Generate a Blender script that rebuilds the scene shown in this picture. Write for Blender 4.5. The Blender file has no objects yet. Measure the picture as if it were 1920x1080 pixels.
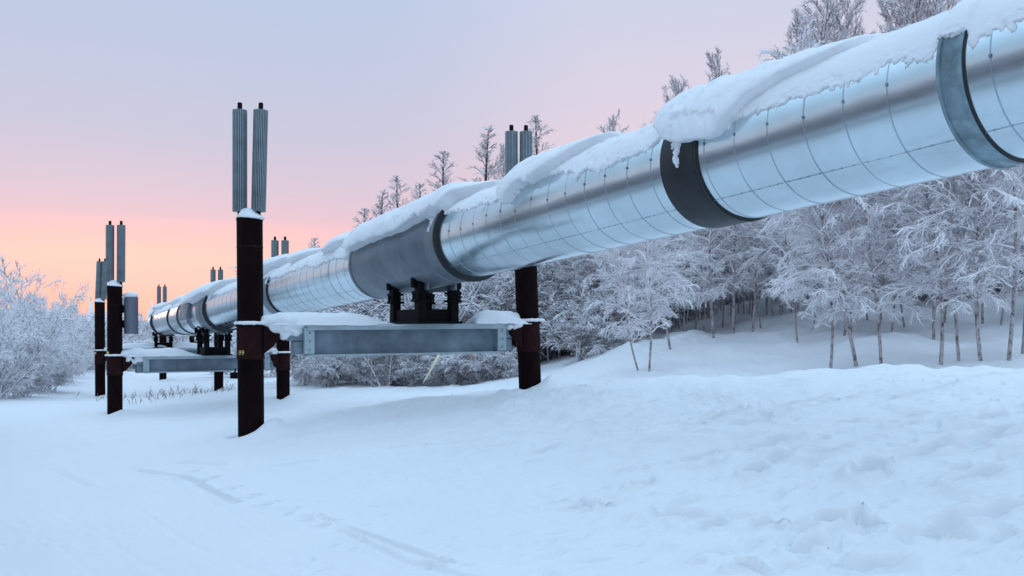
import bpy, bmesh, math, random
import numpy as np
from mathutils import Vector, Matrix, Euler

SC = bpy.context.scene
COL = SC.collection
F, YH = 1750.0, 635.0          # focal length in photo pixels, horizon row: used to turn surveyed photo points into metres
rad = math.radians
rng = np.random.default_rng(7)
random.seed(7)

def at(px, py, Y):
    return np.array([(px - 960) / F * Y, Y, (YH - py) / F * Y])

# ------------------------------------------------------------------ object helpers
def tag(o, label=None, cat=None, group=None, kind=None):
    if label: o['label'] = label
    if cat: o['category'] = cat
    if group: o['group'] = group
    if kind: o['kind'] = kind
    return o

def empty(name, loc=(0, 0, 0), rz=0.0, **kw):
    o = bpy.data.objects.new(name, None)
    o.empty_display_size = 0.2
    COL.objects.link(o)
    o.location = loc
    o.rotation_euler = (0, 0, rz)
    return tag(o, **kw)

def link(name, me, mat=None, parent=None, smooth=True):
    o = bpy.data.objects.new(name, me)
    COL.objects.link(o)
    if mat is not None and len(me.materials) == 0:
        me.materials.append(mat)
    if parent is not None:
        o.parent = parent
    if smooth is not None:
        me.polygons.foreach_set('use_smooth', [bool(smooth)] * len(me.polygons))
    return o

def mesh_np(name, v, quads):
    """quads: (M,4) int array"""
    me = bpy.data.meshes.new(name)
    v = np.asarray(v, dtype=np.float32)
    q = np.asarray(quads, dtype=np.int32)
    me.vertices.add(len(v)); me.vertices.foreach_set('co', v.ravel())
    k = q.shape[1]
    me.loops.add(q.size); me.loops.foreach_set('vertex_index', q.ravel())
    me.polygons.add(len(q))
    me.polygons.foreach_set('loop_start', np.arange(0, q.size, k, dtype=np.int32))
    me.polygons.foreach_set('loop_total', np.full(len(q), k, dtype=np.int32))
    me.update(calc_edges=True)
    return me

class MB:
    """collects boxes, prisms and lathes into ONE mesh"""
    def __init__(self): self.bm = bmesh.new()
    def box(self, c, s, m=None, bev=0.0):
        r = bmesh.ops.create_cube(self.bm, size=1.0)
        vs = r['verts']
        for v in vs:
            v.co = Vector((v.co.x * s[0] + c[0], v.co.y * s[1] + c[1], v.co.z * s[2] + c[2]))
        if bev:
            es = list({e for v in vs for e in v.link_edges})
            r = bmesh.ops.bevel(self.bm, geom=es, offset=bev, segments=1, affect='EDGES')
            vs = list({v for f in r['faces'] for v in f.verts} | {v for v in vs if v.is_valid})
        if m is not None: bmesh.ops.transform(self.bm, matrix=m, verts=vs)
        return self
    def prism(self, pts, h0, h1, axis='y', m=None):
        """polygon pts (a,b) extruded: axis y -> (a, h, b); axis z -> (a, b, h); axis x -> (h, a, b)"""
        f = {'y': lambda a, b, h: (a, h, b), 'z': lambda a, b, h: (a, b, h), 'x': lambda a, b, h: (h, a, b)}[axis]
        lo = [self.bm.verts.new(f(a, b, h0)) for a, b in pts]
        hi = [self.bm.verts.new(f(a, b, h1)) for a, b in pts]
        n = len(pts)
        for i in range(n):
            self.bm.faces.new((lo[i], lo[(i + 1) % n], hi[(i + 1) % n], hi[i]))
        self.bm.faces.new(lo[::-1]); self.bm.faces.new(hi)
        if m is not None: bmesh.ops.transform(self.bm, matrix=m, verts=lo + hi)
        return self
    def lathe(self, prof, n=32, m=None, closed=False):
        """prof: (r, z) list round the z axis"""
        rings = []
        for r, z in prof:
            rings.append([self.bm.verts.new((r * math.cos(2 * math.pi * k / n), r * math.sin(2 * math.pi * k / n), z)) for k in range(n)])
        pr = list(zip(rings, rings[1:])) + ([(rings[-1], rings[0])] if closed else [])
        for a, b in pr:
            for k in range(n):
                self.bm.faces.new((a[k], a[(k + 1) % n], b[(k + 1) % n], b[k]))
        if not closed:
            if prof[0][0] > 1e-6: self.bm.faces.new(rings[0][::-1])
            if prof[-1][0] > 1e-6: self.bm.faces.new(rings[-1])
        if m is not None: bmesh.ops.transform(self.bm, matrix=m, verts=[v for r in rings for v in r])
        return self
    def tube(self, a, b, r, n=10, r2=None):
        a, b = Vector(a), Vector(b)
        q = (b - a).to_track_quat('Z', 'Y').to_matrix().to_4x4()
        return self.lathe([(r, 0), (r if r2 is None else r2, (b - a).length)], n, Matrix.Translation(a) @ q)
    def build(self, name, mat, parent=None, smooth=False):
        bmesh.ops.recalc_face_normals(self.bm, faces=self.bm.faces[:])
        me = bpy.data.meshes.new(name)
        self.bm.to_mesh(me); self.bm.free()
        o = link(name, me, mat, parent, smooth)
        if smooth == 'auto':
            me.polygons.foreach_set('use_smooth', [True] * len(me.polygons))
            o.data.set_sharp_from_angle(angle=rad(35))
        return o

# ------------------------------------------------------------------ noise (numpy value noise)
_perm = np.random.default_rng(3).permutation(65536)
_val = np.random.default_rng(4).random(65536) * 2 - 1
def _h(ix, iy): return _val[_perm[(_perm[ix & 65535] + iy) & 65535]]
def vnoise(x, y):
    x = np.asarray(x, float); y = np.asarray(y, float)
    ix, iy = np.floor(x).astype(int), np.floor(y).astype(int)
    fx, fy = x - ix, y - iy
    u, v = fx * fx * fx * (fx * (fx * 6 - 15) + 10), fy * fy * fy * (fy * (fy * 6 - 15) + 10)
    return (_h(ix, iy) * (1 - u) + _h(ix + 1, iy) * u) * (1 - v) + (_h(ix, iy + 1) * (1 - u) + _h(ix + 1, iy + 1) * u) * v
def fbm(x, y, o=4, g=0.5):
    s, a = 0, 1.0
    for k in range(o):
        s = s + a * vnoise(x * 2 ** k + 17.3 * k, y * 2 ** k - 9.1 * k); a *= g
    return s
def sstep(a, b, x):
    t = np.clip((x - a) / (b - a), 0, 1); return t * t * (3 - 2 * t)

# ------------------------------------------------------------------ materials
def mat(name):
    m = bpy.data.materials.new(name); m.use_nodes = True
    nt = m.node_tree
    return m, nt, nt.nodes['Principled BSDF']
def N(nt, t, **kw):
    n = nt.nodes.new(t)
    for k, v in kw.items():
        if k.startswith('i_'):
            n.inputs[k[2:].replace('_', ' ')].default_value = v
        else: setattr(n, k, v)
    return n
def ramp(nt, fac, stops):
    r = N(nt, 'ShaderNodeValToRGB')
    e = r.color_ramp.elements
    while len(e) < len(stops): e.new(0.5)
    for el, (p, c) in zip(e, stops):
        el.position = p; el.color = (*c, 1) if len(c) == 3 else c
    nt.links.new(fac, r.inputs['Fac'])
    return r.outputs['Color']
def srgb(r, g, b):
    f = lambda c: (c / 255 / 12.92) if c / 255 < 0.04045 else ((c / 255 + 0.055) / 1.055) ** 2.4
    return (f(r), f(g), f(b))
def noise(nt, scale, detail=3, vec=None, rough=0.5):
    n = N(nt, 'ShaderNodeTexNoise'); n.inputs['Scale'].default_value = scale
    n.inputs['Detail'].default_value = detail; n.inputs['Roughness'].default_value = rough
    if vec is not None: nt.links.new(vec, n.inputs['Vector'])
    return n.outputs['Fac']
def bump(nt, p, h, strength, dist):
    b = N(nt, 'ShaderNodeBump'); b.inputs['Strength'].default_value = strength; b.inputs['Distance'].default_value = dist
    nt.links.new(h, b.inputs['Height']); nt.links.new(b.outputs['Normal'], p.inputs['Normal'])
def coords(nt, kind='Object', scale=None):
    tc = N(nt, 'ShaderNodeTexCoord')
    if scale is None: return tc.outputs[kind]
    mp = N(nt, 'ShaderNodeMapping'); mp.inputs['Scale'].default_value = scale
    nt.links.new(tc.outputs[kind], mp.inputs['Vector'])
    return mp.outputs['Vector']

def snow_mat(name, b1=0.25, s1=9.0, b2=0.16, s2=70.0):
    m, nt, p = mat(name)
    v = coords(nt)
    c = ramp(nt, noise(nt, 0.7, 4, v), [(0.3, (0.80, 0.82, 0.845)), (0.7, (0.83, 0.845, 0.865))])
    nt.links.new(c, p.inputs['Base Color'])
    p.inputs['Roughness'].default_value = 0.7
    p.inputs['Specular IOR Level'].default_value = 0.25
    mx = N(nt, 'ShaderNodeMath', operation='MULTIPLY_ADD')
    nt.links.new(noise(nt, s1, 4, v), mx.inputs[0]); mx.inputs[1].default_value = b1
    m2 = N(nt, 'ShaderNodeMath', operation='MULTIPLY'); m2.inputs[1].default_value = b2
    nt.links.new(noise(nt, s2, 3, v), m2.inputs[0]); nt.links.new(m2.outputs[0], mx.inputs[2])
    bump(nt, p, mx.outputs[0], 0.5, 0.06)
    return m
M = {}
M['snow'] = snow_mat('snow_field')
M['snow_cap'] = snow_mat('snow_cap', 0.16, 6.0, 0.10, 50.0)

def metal(name, col, rough, metallic=1.0, var=0.12, sc=2.0, b=0.0, bs=6.0, spec=0.5, stretch=None):
    m, nt, p = mat(name)
    p.inputs['Specular IOR Level'].default_value = spec
    v = coords(nt, 'Object', stretch)
    n = noise(nt, sc, 5, v, 0.6)
    lo = tuple(c * (1 - var) for c in col); hi = tuple(min(1, c * (1 + var)) for c in col)
    nt.links.new(ramp(nt, n, [(0.3, lo), (0.7, hi)]), p.inputs['Base Color'])
    p.inputs['Metallic'].default_value = metallic
    r = N(nt, 'ShaderNodeMapRange'); r.inputs['To Min'].default_value = rough * 0.8; r.inputs['To Max'].default_value = rough * 1.25
    nt.links.new(noise(nt, sc * 3, 4, v), r.inputs['Value']); nt.links.new(r.outputs[0], p.inputs['Roughness'])
    if b: bump(nt, p, noise(nt, bs, 3, v), b, 0.02)
    return m
M['jacket'] = metal('galvanised_jacket', (0.60, 0.695, 0.735), 0.19, 1.0, 0.09, 1.2, 0.06, 1.6)
M['strap'] = metal('strap_steel', (0.44, 0.51, 0.56), 0.35, 0.9)
M['blackband'] = metal('black_rubber_band', (0.016, 0.020, 0.025), 0.5, 0.0, 0.3, 3, spec=.3)
M['rim'] = metal('dark_rim', (0.02, 0.022, 0.026), 0.5, 0.2)
M['galv'] = metal('weathered_galvanised', (0.20, 0.28, 0.32), 0.5, 0.5, 0.4, 5, 0.1, 20)
M['sleeve'] = metal('sleeve_grey', (0.17, 0.20, 0.23), 0.48, 0.45, 0.22, 1.5, 0.05, 8)
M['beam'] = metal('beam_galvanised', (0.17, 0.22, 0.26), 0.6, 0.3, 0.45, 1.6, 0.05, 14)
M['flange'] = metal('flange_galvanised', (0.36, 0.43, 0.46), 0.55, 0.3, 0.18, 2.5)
M['post'] = metal('rusted_post', (0.0068, 0.0018, 0.0022), 0.8, 0.0, 0.7, 3.0, 0.2, 30, spec=.10, stretch=(1, 1, .35))
M['bracket'] = metal('rust_bracket', (0.020, 0.0055, 0.0055), 0.8, 0.0, 0.5, 4.0, 0.2, 25, spec=.12)
M['foot'] = metal('foot_black', (0.003, 0.003, 0.004), 0.7, 0.0, 0.4, 5, spec=.12)
M['radiator'] = metal('radiator_alloy', (0.27, 0.33, 0.355), 0.5, 0.55, 0.2, 3)
M['drum'] = metal('drum_grey', (0.15, 0.16, 0.20), 0.5, 0.5, 0.2, 2, stretch=(6, 6, 0.4))
M['stub'] = metal('stub_black', (0.006, 0.004, 0.005), 0.7, 0.0, spec=.1)
M['yellow'] = metal('yellow_paint', (0.62, 0.50, 0.16), 0.6, 0.0)
M['guard'] = metal('guard_cream', (0.72, 0.66, 0.42), 0.5, 0.0)
M['wire'] = metal('wire_frosted', (0.55, 0.56, 0.58), 0.6, 0.2)

def twig_mat(name, bark, snow=(0.80, 0.82, 0.88), lo=-0.35, hi=0.35):
    """snow lies on whatever faces up; bare bark shows beneath"""
    m, nt, p = mat(name)
    g = N(nt, 'ShaderNodeNewGeometry'); s = N(nt, 'ShaderNodeSeparateXYZ')
    nt.links.new(g.outputs['Normal'], s.inputs[0])
    a = N(nt, 'ShaderNodeMath', operation='MULTIPLY_ADD')
    nt.links.new(noise(nt, 2.2, 3, coords(nt)), a.inputs[0]); a.inputs[1].default_value = 2.0
    nt.links.new(s.outputs['Z'], a.inputs[2])
    r = N(nt, 'ShaderNodeMapRange', interpolation_type='SMOOTHSTEP')
    r.inputs['From Min'].default_value = 1.0 + lo; r.inputs['From Max'].default_value = 1.0 + hi
    nt.links.new(a.outputs[0], r.inputs['Value'])
    mx = N(nt, 'ShaderNodeMix', data_type='RGBA')
    nt.links.new(r.outputs[0], mx.inputs['Factor'])
    mx.inputs[6].default_value = (*bark, 1); mx.inputs[7].default_value = (*snow, 1)
    nt.links.new(mx.outputs[2], p.inputs['Base Color'])
    p.inputs['Roughness'].default_value = 0.75; p.inputs['Specular IOR Level'].default_value = 0.2
    return m
M['twig'] = twig_mat('frosted_twig', (0.42, 0.33, 0.35), snow=(.95,.935,.95), lo=-1.05, hi=-0.25)
M['twig_dark'] = twig_mat('bare_twig', (0.46, 0.32, 0.30), snow=(.94,.93,.95), lo=-.7, hi=0.1)
M['twig_top'] = twig_mat('treetop_twig', (0.30, 0.19, 0.19), snow=(.94,.92,.94), lo=-.5, hi=.2)
M['twig_shrub'] = twig_mat('frosted_shrub_twig', (0.19, 0.145, 0.165), snow=(.93,.92,.94), lo=-.75, hi=0.05)
def bark_mat():
    m, nt, p = mat('birch_bark')
    v = coords(nt, 'Object', (5, 5, 3.2))
    c = ramp(nt, noise(nt, 1.7, 6, v, 0.7), [(0.38, (0.08, 0.06, 0.065)), (0.47, (0.36, 0.31, 0.31)), (0.72, (0.60, 0.54, 0.53))])
    nt.links.new(c, p.inputs['Base Color']); p.inputs['Roughness'].default_value = 0.8
    bump(nt, p, noise(nt, 20, 3), 0.3, 0.01)
    return m
M['birch_bark'] = bark_mat()
M['dark_bark'] = metal('dark_bark', (0.07, 0.05, 0.05), 0.85, 0.0, 0.4, 6)
M['weed'] = metal('dry_weed', (0.16, 0.11, 0.09), 0.8, 0.0)
M['far'] = metal('far_forest', (0.10, 0.07, 0.085), 0.9, 0.0, 0.3, 0.05)

# ------------------------------------------------------------------ pipeline path
P0 = np.array([-1.19, 18.0, 1.79]); D1 = np.array([0.534, -1.0, 0.04]); D1 /= np.linalg.norm(D1)
B1 = P0 - 1.25 * D1
B2 = np.array([-10.65, 33.3, 0.93])
B3 = np.array([-18.35, 49.0, 0.88])
B4 = np.array([-22.6, 67.0, 0.9])
knots = [B1 + D1 * 24, B1, B2, B3, B4, B4 + (B4 - B3)]
ks = [24.0, 0.0]
for a, b in zip(knots[1:], knots[2:]): ks.append(ks[-1] - np.linalg.norm(b - a))
KS = np.array(ks[::-1]); KP = np.array(knots[::-1])
S2, S3, S4 = ks[2], ks[3], ks[4]
def path(s):
    s = np.atleast_1d(np.asarray(s, float))
    u = np.linspace(-0.8, 0.8, 9)
    ss = s[:, None] + u
    p = np.stack([np.interp(ss, KS, KP[:, k]) for k in range(3)], -1).mean(1)
    q = np.stack([np.interp(ss + 0.05, KS, KP[:, k]) for k in range(3)], -1).mean(1)
    d = q - p; d /= np.linalg.norm(d, axis=1)[:, None]
    n = np.cross(d, [0, 0, 1.0]); n /= np.linalg.norm(n, axis=1)[:, None]
    n *= np.where(n[:, :1] > 0, -1, 1)          # towards the track side
    b = np.cross(n, d); b *= np.where(b[:, 2:] < 0, -1, 1)
    return p, d, n, b
R = 0.705
SEAM_A = rad(138)
def sweep(name, s, prof_r, n=96, mat_=None, parent=None, thick=True, closed_ends=True):
    """surface of revolution round the pipe axis: s and radius lists; origin at the first ring's centre"""
    p, d, nn, b = path(s)
    th = np.linspace(0, 2 * np.pi, n, endpoint=False)
    ring = np.sin(th)[None, :, None] * nn[:, None] + np.cos(th)[None, :, None] * b[:, None]
    v = p[:, None] + ring * np.asarray(prof_r)[:, None, None]
    o0 = p.mean(0)
    k = len(s)
    i = np.arange(k - 1)[:, None] * n; j = np.arange(n)[None]; j2 = (j + 1) % n
    q = np.stack([i + j, i + j2, i + n + j2, i + n + j], -1).reshape(-1, 4)
    me = mesh_np(name, (v - o0).reshape(-1, 3), q)
    o = link(name, me, mat_, parent, True)
    o.location = Vector(o0) - (parent.location if parent else Vector((0, 0, 0)))
    me.set_sharp_from_angle(angle=rad(40))
    return o
pl = empty('pipeline', tuple(B1), label='large silver insulated pipeline climbing across the scene to the upper right', cat='pipeline')
s_all = np.arange(S4 - 12, 22.01, 0.1225)
o = sweep('jacket', s_all, np.full(len(s_all), R), 160, M['jacket'], pl)
# sheet panels a touch out of true, with shallow dents, so that reflections break up
def dent(o, s_, n):
    me = o.data; co = np.empty(len(me.vertices) * 3, np.float32); me.vertices.foreach_get('co', co); co = co.reshape(len(s_), n, 3)
    p, d, nn, b = path(s_); th = np.linspace(0, 2 * np.pi, n, endpoint=False)
    rad_ = np.sin(th)[None, :, None] * nn[:, None] + np.cos(th)[None, :, None] * b[:, None]
    pan = np.floor((s_ - 10.09) / .98).astype(int); fr_ = (s_ - 10.09) / .98 - pan
    tilt_ = (np.random.default_rng(8).random(400) * 2 - 1)[pan % 400]
    S_, T_ = np.meshgrid(s_, th, indexing='ij')
    dr = .0035 * (tilt_ * (fr_ - .5))[:, None] + .0022 * vnoise(S_ * 1.1, T_ * 1.2 + pan[:, None] * 7.7) + .0010 * vnoise(S_ * 3.1 + 9, T_ * 2.2)
    dr = dr * np.minimum(1, 4 * np.abs(np.sin(T_ / 2)))
    co += (rad_ * dr[..., None]).astype(np.float32)
    me.vertices.foreach_set('co', co.ravel()); me.update()
dent(o, s_all, 160)
# lacing seam, a thin raised strip with staples
def seam(s0, s1):
    v, q = [], []
    def strip(sa, sb, a0, a1, r0, r1, st):
        s = np.arange(sa, sb + 1e-6, st); p, d, n, b = path(s)
        base = len(v)
        for k in range(len(s)):
            for a, r in ((a0, r0), (a0, r1), (a1, r1), (a1, r0)):
                v.append(p[k] + (n[k] * math.sin(a) + b[k] * math.cos(a)) * r)
        for k in range(len(s) - 1):
            for e in range(3):
                q.append((base + 4 * k + e, base + 4 * k + e + 1, base + 4 * k + 5 + e, base + 4 * k + 4 + e))
    strip(s0, s1, SEAM_A - 0.0035, SEAM_A + 0.0035, R - 0.01, R + 0.0035, 0.25)
    x = s0
    while x < s1:
        strip(x, x + 0.022, SEAM_A - 0.008, SEAM_A + 0.008, R - 0.01, R + 0.006, 0.022); x += 0.11 + .05 * abs(math.sin(x * 7))
    v = np.array(v) - B1
    return mesh_np('seam', v, q)
link('seam', seam(S2 + 2, 21.5), M['strap'], pl, False)

def occupied(s):
    for c, h in ((0, 2.35), (S2, 2.6), (S3, 2.4), (9.15, .34), (12.68, .2), (-8.55, .28), (S2 - 4.9, .2), (S2 - 8.5, .2)):
        if abs(s - c) < h: return True
    return False
# tension straps, each its own part
sp = [s for s in np.arange(10.09 - 0.49 * 66, 21.5, 0.49) if not occupied(s)]
for s in sp:
    w = 0.006
    o = sweep('strap', np.array([s - w, s - w, s + w, s + w]), [R - .004, R + .0035, R + .0035, R - .004], 96, M['strap'], pl)
# strap buckle clips are built into a second small part for the near straps
for s in [s for s in sp if s > 1.5]:
    p, d, n, b = path([s]); a = rad(84 + rng.uniform(-4, 6))
    c = p[0] + (n[0] * math.sin(a) + b[0] * math.cos(a)) * (R + .012)
    t = n[0] * math.cos(a) - b[0] * math.sin(a); rr = n[0] * math.sin(a) + b[0] * math.cos(a)
    m = Matrix(((*[d[0][k] for k in range(0)],),)) if False else Matrix([[d[0][k], t[k], rr[k], (c - B1)[k]] for k in range(3)] + [[0, 0, 0, 1]])
    MB().box((0, 0, -.004), (.020, .030, .014), m, .003).build('strap_buckle', M['galv'], pl)

def band(name, s0, s1, prof, mt, rims):
    o = sweep(name, np.array([s0 + a for a, r in prof]), [r for a, r in prof], 96, mt, pl)
    for (a, b_, r) in rims:
        k = sweep('band_rim', np.array([a, a, b_, b_]), [R - .01, r, r, R - .01], 96, M['rim'], None)
        loc = k.location - o.location - pl.location; k.parent = o; k.location = loc
    return o
L = 9.47 - 8.82
o = band('joint_band', 8.82, 9.47, [(0, R - .01), (0, R + .014), (.03, R + .02), (L - .03, R + .024), (L - .03, R - .01)], M['blackband'], [(9.45, 9.478, R + .027)])
o['label'] = 'wide matt black joint band half under a snow slab'
o = band('joint_band', 12.56, 12.80, [(0, R - .01), (0, R + .028), (.03, R + .028), (.034, R + .014), (.09, R + .012), (.10, R + .018), (.145, R + .012), (.19, R + .014), (.2, R + .026), (.235, R + .024), (.235, R - .01)], M['galv'], [(12.795, 12.802, R + .020)])
o['label'] = 'grey galvanised clamp band with raised edges'
def greyband(s0, s1):
    L = s1 - s0
    return band('joint_band', s0, s1, [(0, R - .01), (0, R + .02), (L, R + .03), (L, R - .01)], M['sleeve'], [(s1 - .02, s1 + .012, R + .038)])
greyband(-8.85, -8.28); greyband(S2 - 5.0, S2 - 4.6); greyband(S2 - 8.6, S2 - 8.2)

# support sleeves with their feet
def sleeve(c, half, beam_top):
    rr = R + .045
    s0, s1 = c - half, c + half
    prof = [(s0, R - .01), (s0, rr), (s0 + .1, rr), (s0 + .1, rr - .012), (s1 - .62, rr - .012), (s1 - .6, rr - .03), (s1 - .32, rr - .03), (s1 - .3, rr - .012), (s1 - .16, rr - .012), (s1 - .16, rr + .02), (s1, rr + .02), (s1, R - .01)]
    o = sweep('support_sleeve', np.array([a for a, r in prof]), [r for a, r in prof], 96, M['sleeve'], pl)
    k = sweep('sleeve_rim', np.array([s1 - .02, s1 - .02, s1 + .03, s1 + .03]), [R - .01, rr + .03, rr + .03, R - .01], 96, M['rim'], None)
    loc = k.location - o.location - pl.location; k.parent = o; k.location = loc
    p, d, n, b = path([c]); p, d, n, b = p[0], d[0], n[0], b[0]
    dh = Vector((d[0], d[1], 0)).normalized(); nh = Vector((n[0], n[1], 0)).normalized()
    fr = Matrix([[dh[k], nh[k], (0, 0, 1)[k], p[k]] for k in range(3)] + [[0, 0, 0, 1]])
    # local: x along the pipe, y to the track side, z up; origin on the axis
    inv = Matrix.Translation(-Vector(o.location) - pl.location)
    zt = beam_top - p[2]
    T = inv @ fr
    for sx in (-1, 1):
        for sy in (-1, 1):
            x, y = sx * .62, sy * .36
            zs = -math.sqrt(rr * rr - y * y)
            mb = MB()
            mb.box((x, y, (zt + .04 + zs + .05) / 2), (.20, .17, (zs + .05) - (zt + .04)), T, .012)
            mb.box((x, y, zs - .17), (.31, .25, .045), T, .006)
            mb.box((x, y, zs - .33), (.27, .29, .04), T, .006)
            mb.box((x + .12 * sx, y + .03 * sy, zs - .07), (.08, .10, .22), T, .01)
            mb.box((x - .02, y + .13 * sy, zs + .02), (.12, .10, .20), T, .02)
            for bx in (-.11, .11):
                mb.box((x + bx, y + .1 * sy, zs - .25), (.03, .035, .22), T)
            mb.build('sleeve_foot', M['foot'], o)
    mb = MB()
    mb.box((0, 0, zt + .17), (1.30, .80, .26), T, .01)
    mb.box((0, 0, zt + .035), (1.62, .98, .05), T, .008)
    mb.build('slide_shoe', M['foot'], o)
    mb = MB()
    for sy in (-1, 1):
        mb.box((0, sy * .30, -rr - .0 + .03), (1.75, .05, .12), T, .006)
    mb.build('sleeve_rail', M['sleeve'], o)
    return o
BT1, BT2, BT3, BT4 = 0.29, -0.60, -0.50, -0.5
sl1 = sleeve(-.04, 2.24, BT1)
sl2 = sleeve(S2 - .1, 1.65, BT2)
sleeve(S3, 1.9, BT3); sleeve(S4, 1.9, BT4)
# flat access panel on the second sleeve
p, d, n, b = path([S2 - 1.9]); a = rad(82)
rv = n[0] * math.sin(a) + b[0] * math.cos(a); tv = np.cross(rv, d[0])
m = Matrix([[d[0][k], tv[k], rv[k], (p[0] + rv * (R + .03) - B1)[k]] for k in range(3)] + [[0, 0, 0, 1]])
MB().box((0, 0, 0), (2.3, .62, .16), m, .02).box((-.1, .0, .08), (1.9, .5, .02), m, .005).build('access_panel', M['sleeve'], pl)

# ------------------------------------------------------------------ snow lying on the pipe
def pl_interp(s, pts):
    a = np.array(sorted(pts)); return np.interp(s, a[:, 0], a[:, 1])
def prof(x): x = np.clip(x, 0, 1); return np.sqrt(np.maximum(0, 1 - (1 - x) ** 2))
thin = [(-30, 66), (-24, 60), (-20, 55), (-19.7, 40), (-18.5, 66), (-16, 56), (-14.9, 50), (-13.5, 66), (-12, 60), (-10, 70), (-8.9, 60), (-8.3, 62), (-7.5, 69), (-6.3, 66), (-5.3, 62), (-4.5, 75), (-3.6, 66), (-2.5, 77), (-2.3, 66), (1.5, 50), (2.2, 52), (2.6, 54), (3.4, 64), (3.73, 61), (4.67, 70.4), (5.0, 77), (5.42, 55), (6.4, 56), (6.66, 63), (6.93, 76), (7.1, 71), (7.5, 72.4), (8.3, 73), (8.6, 70), (8.7, 61), (9.4, 62), (10.0, 72), (10.26, 73), (11, 72), (11.6, 73.5), (12.1, 74.5), (12.5, 77), (12.58, 70), (12.8, 66), (12.87, 80), (13.05, 75), (13.3, 76), (14, 74), (22, 74)]
#            s, slab edge angle, slab thickness
slab = [(-60, 20, .12), (-30, 40, .14), (-26, 10, .08), (-24.9, 45, .2), (-22, 5, .10), (-20.6, 5, .08), (-19.9, 58, .22), (-19.0, 62, .22), (-17, 63, .22), (-15.4, 50, .24), (-14.9, 50, .22), (-14, 20, .2), (-13, -5, .12), (-11.6, -10, .06), (-10.8, 48, .16), (-9.8, 20, .12), (-9.1, 50, .24), (-8.9, 42, .27), (-8.3, 34, .26), (-7.4, 10, .17), (-7.1, -30, .1), (-6.95, 40, .18), (-6.6, 36, .2), (-5.6, 5, .12), (-5.2, -20, .06), (-4.9, -20, .05), (-4.3, 46, .16), (-3.6, 48, .22), (-3.05, 22, .12), (-2.6, 60, .16), (-2.3, 66, .20), (-1.4, 64.5, .24), (-.5, 64, .24), (.6, 62.5, .25), (1.47, 52, .25), (1.7, 58, .25), (2.14, 52, .28), (2.5, 30, .26), (3.0, 15, .19), (3.6, -5, .1), (4.2, -40, .05), (4.5, -40, .03), (4.72, 62, .14), (5.0, 76, .19), (5.25, 60, .2), (5.42, 54, .2), (5.63, 60, .19), (6.02, 51, .185), (6.38, 33, .17), (6.9, 12, .14), (7.25, -20, .09), (7.6, -60, .03), (8.45, -60, .02), (8.62, 40, .14), (8.72, 52, .17), (9.0, 71, .18), (9.4, 80, .18), (9.86, 83, .17), (10.02, 75, .16), (10.22, 64, .15), (10.34, 58, .14), (10.63, 46, .12), (11.05, 38, .10), (11.3, 30, .085), (11.48, 10, .06), (11.6, -60, .0), (22, -60, .0)]
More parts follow.
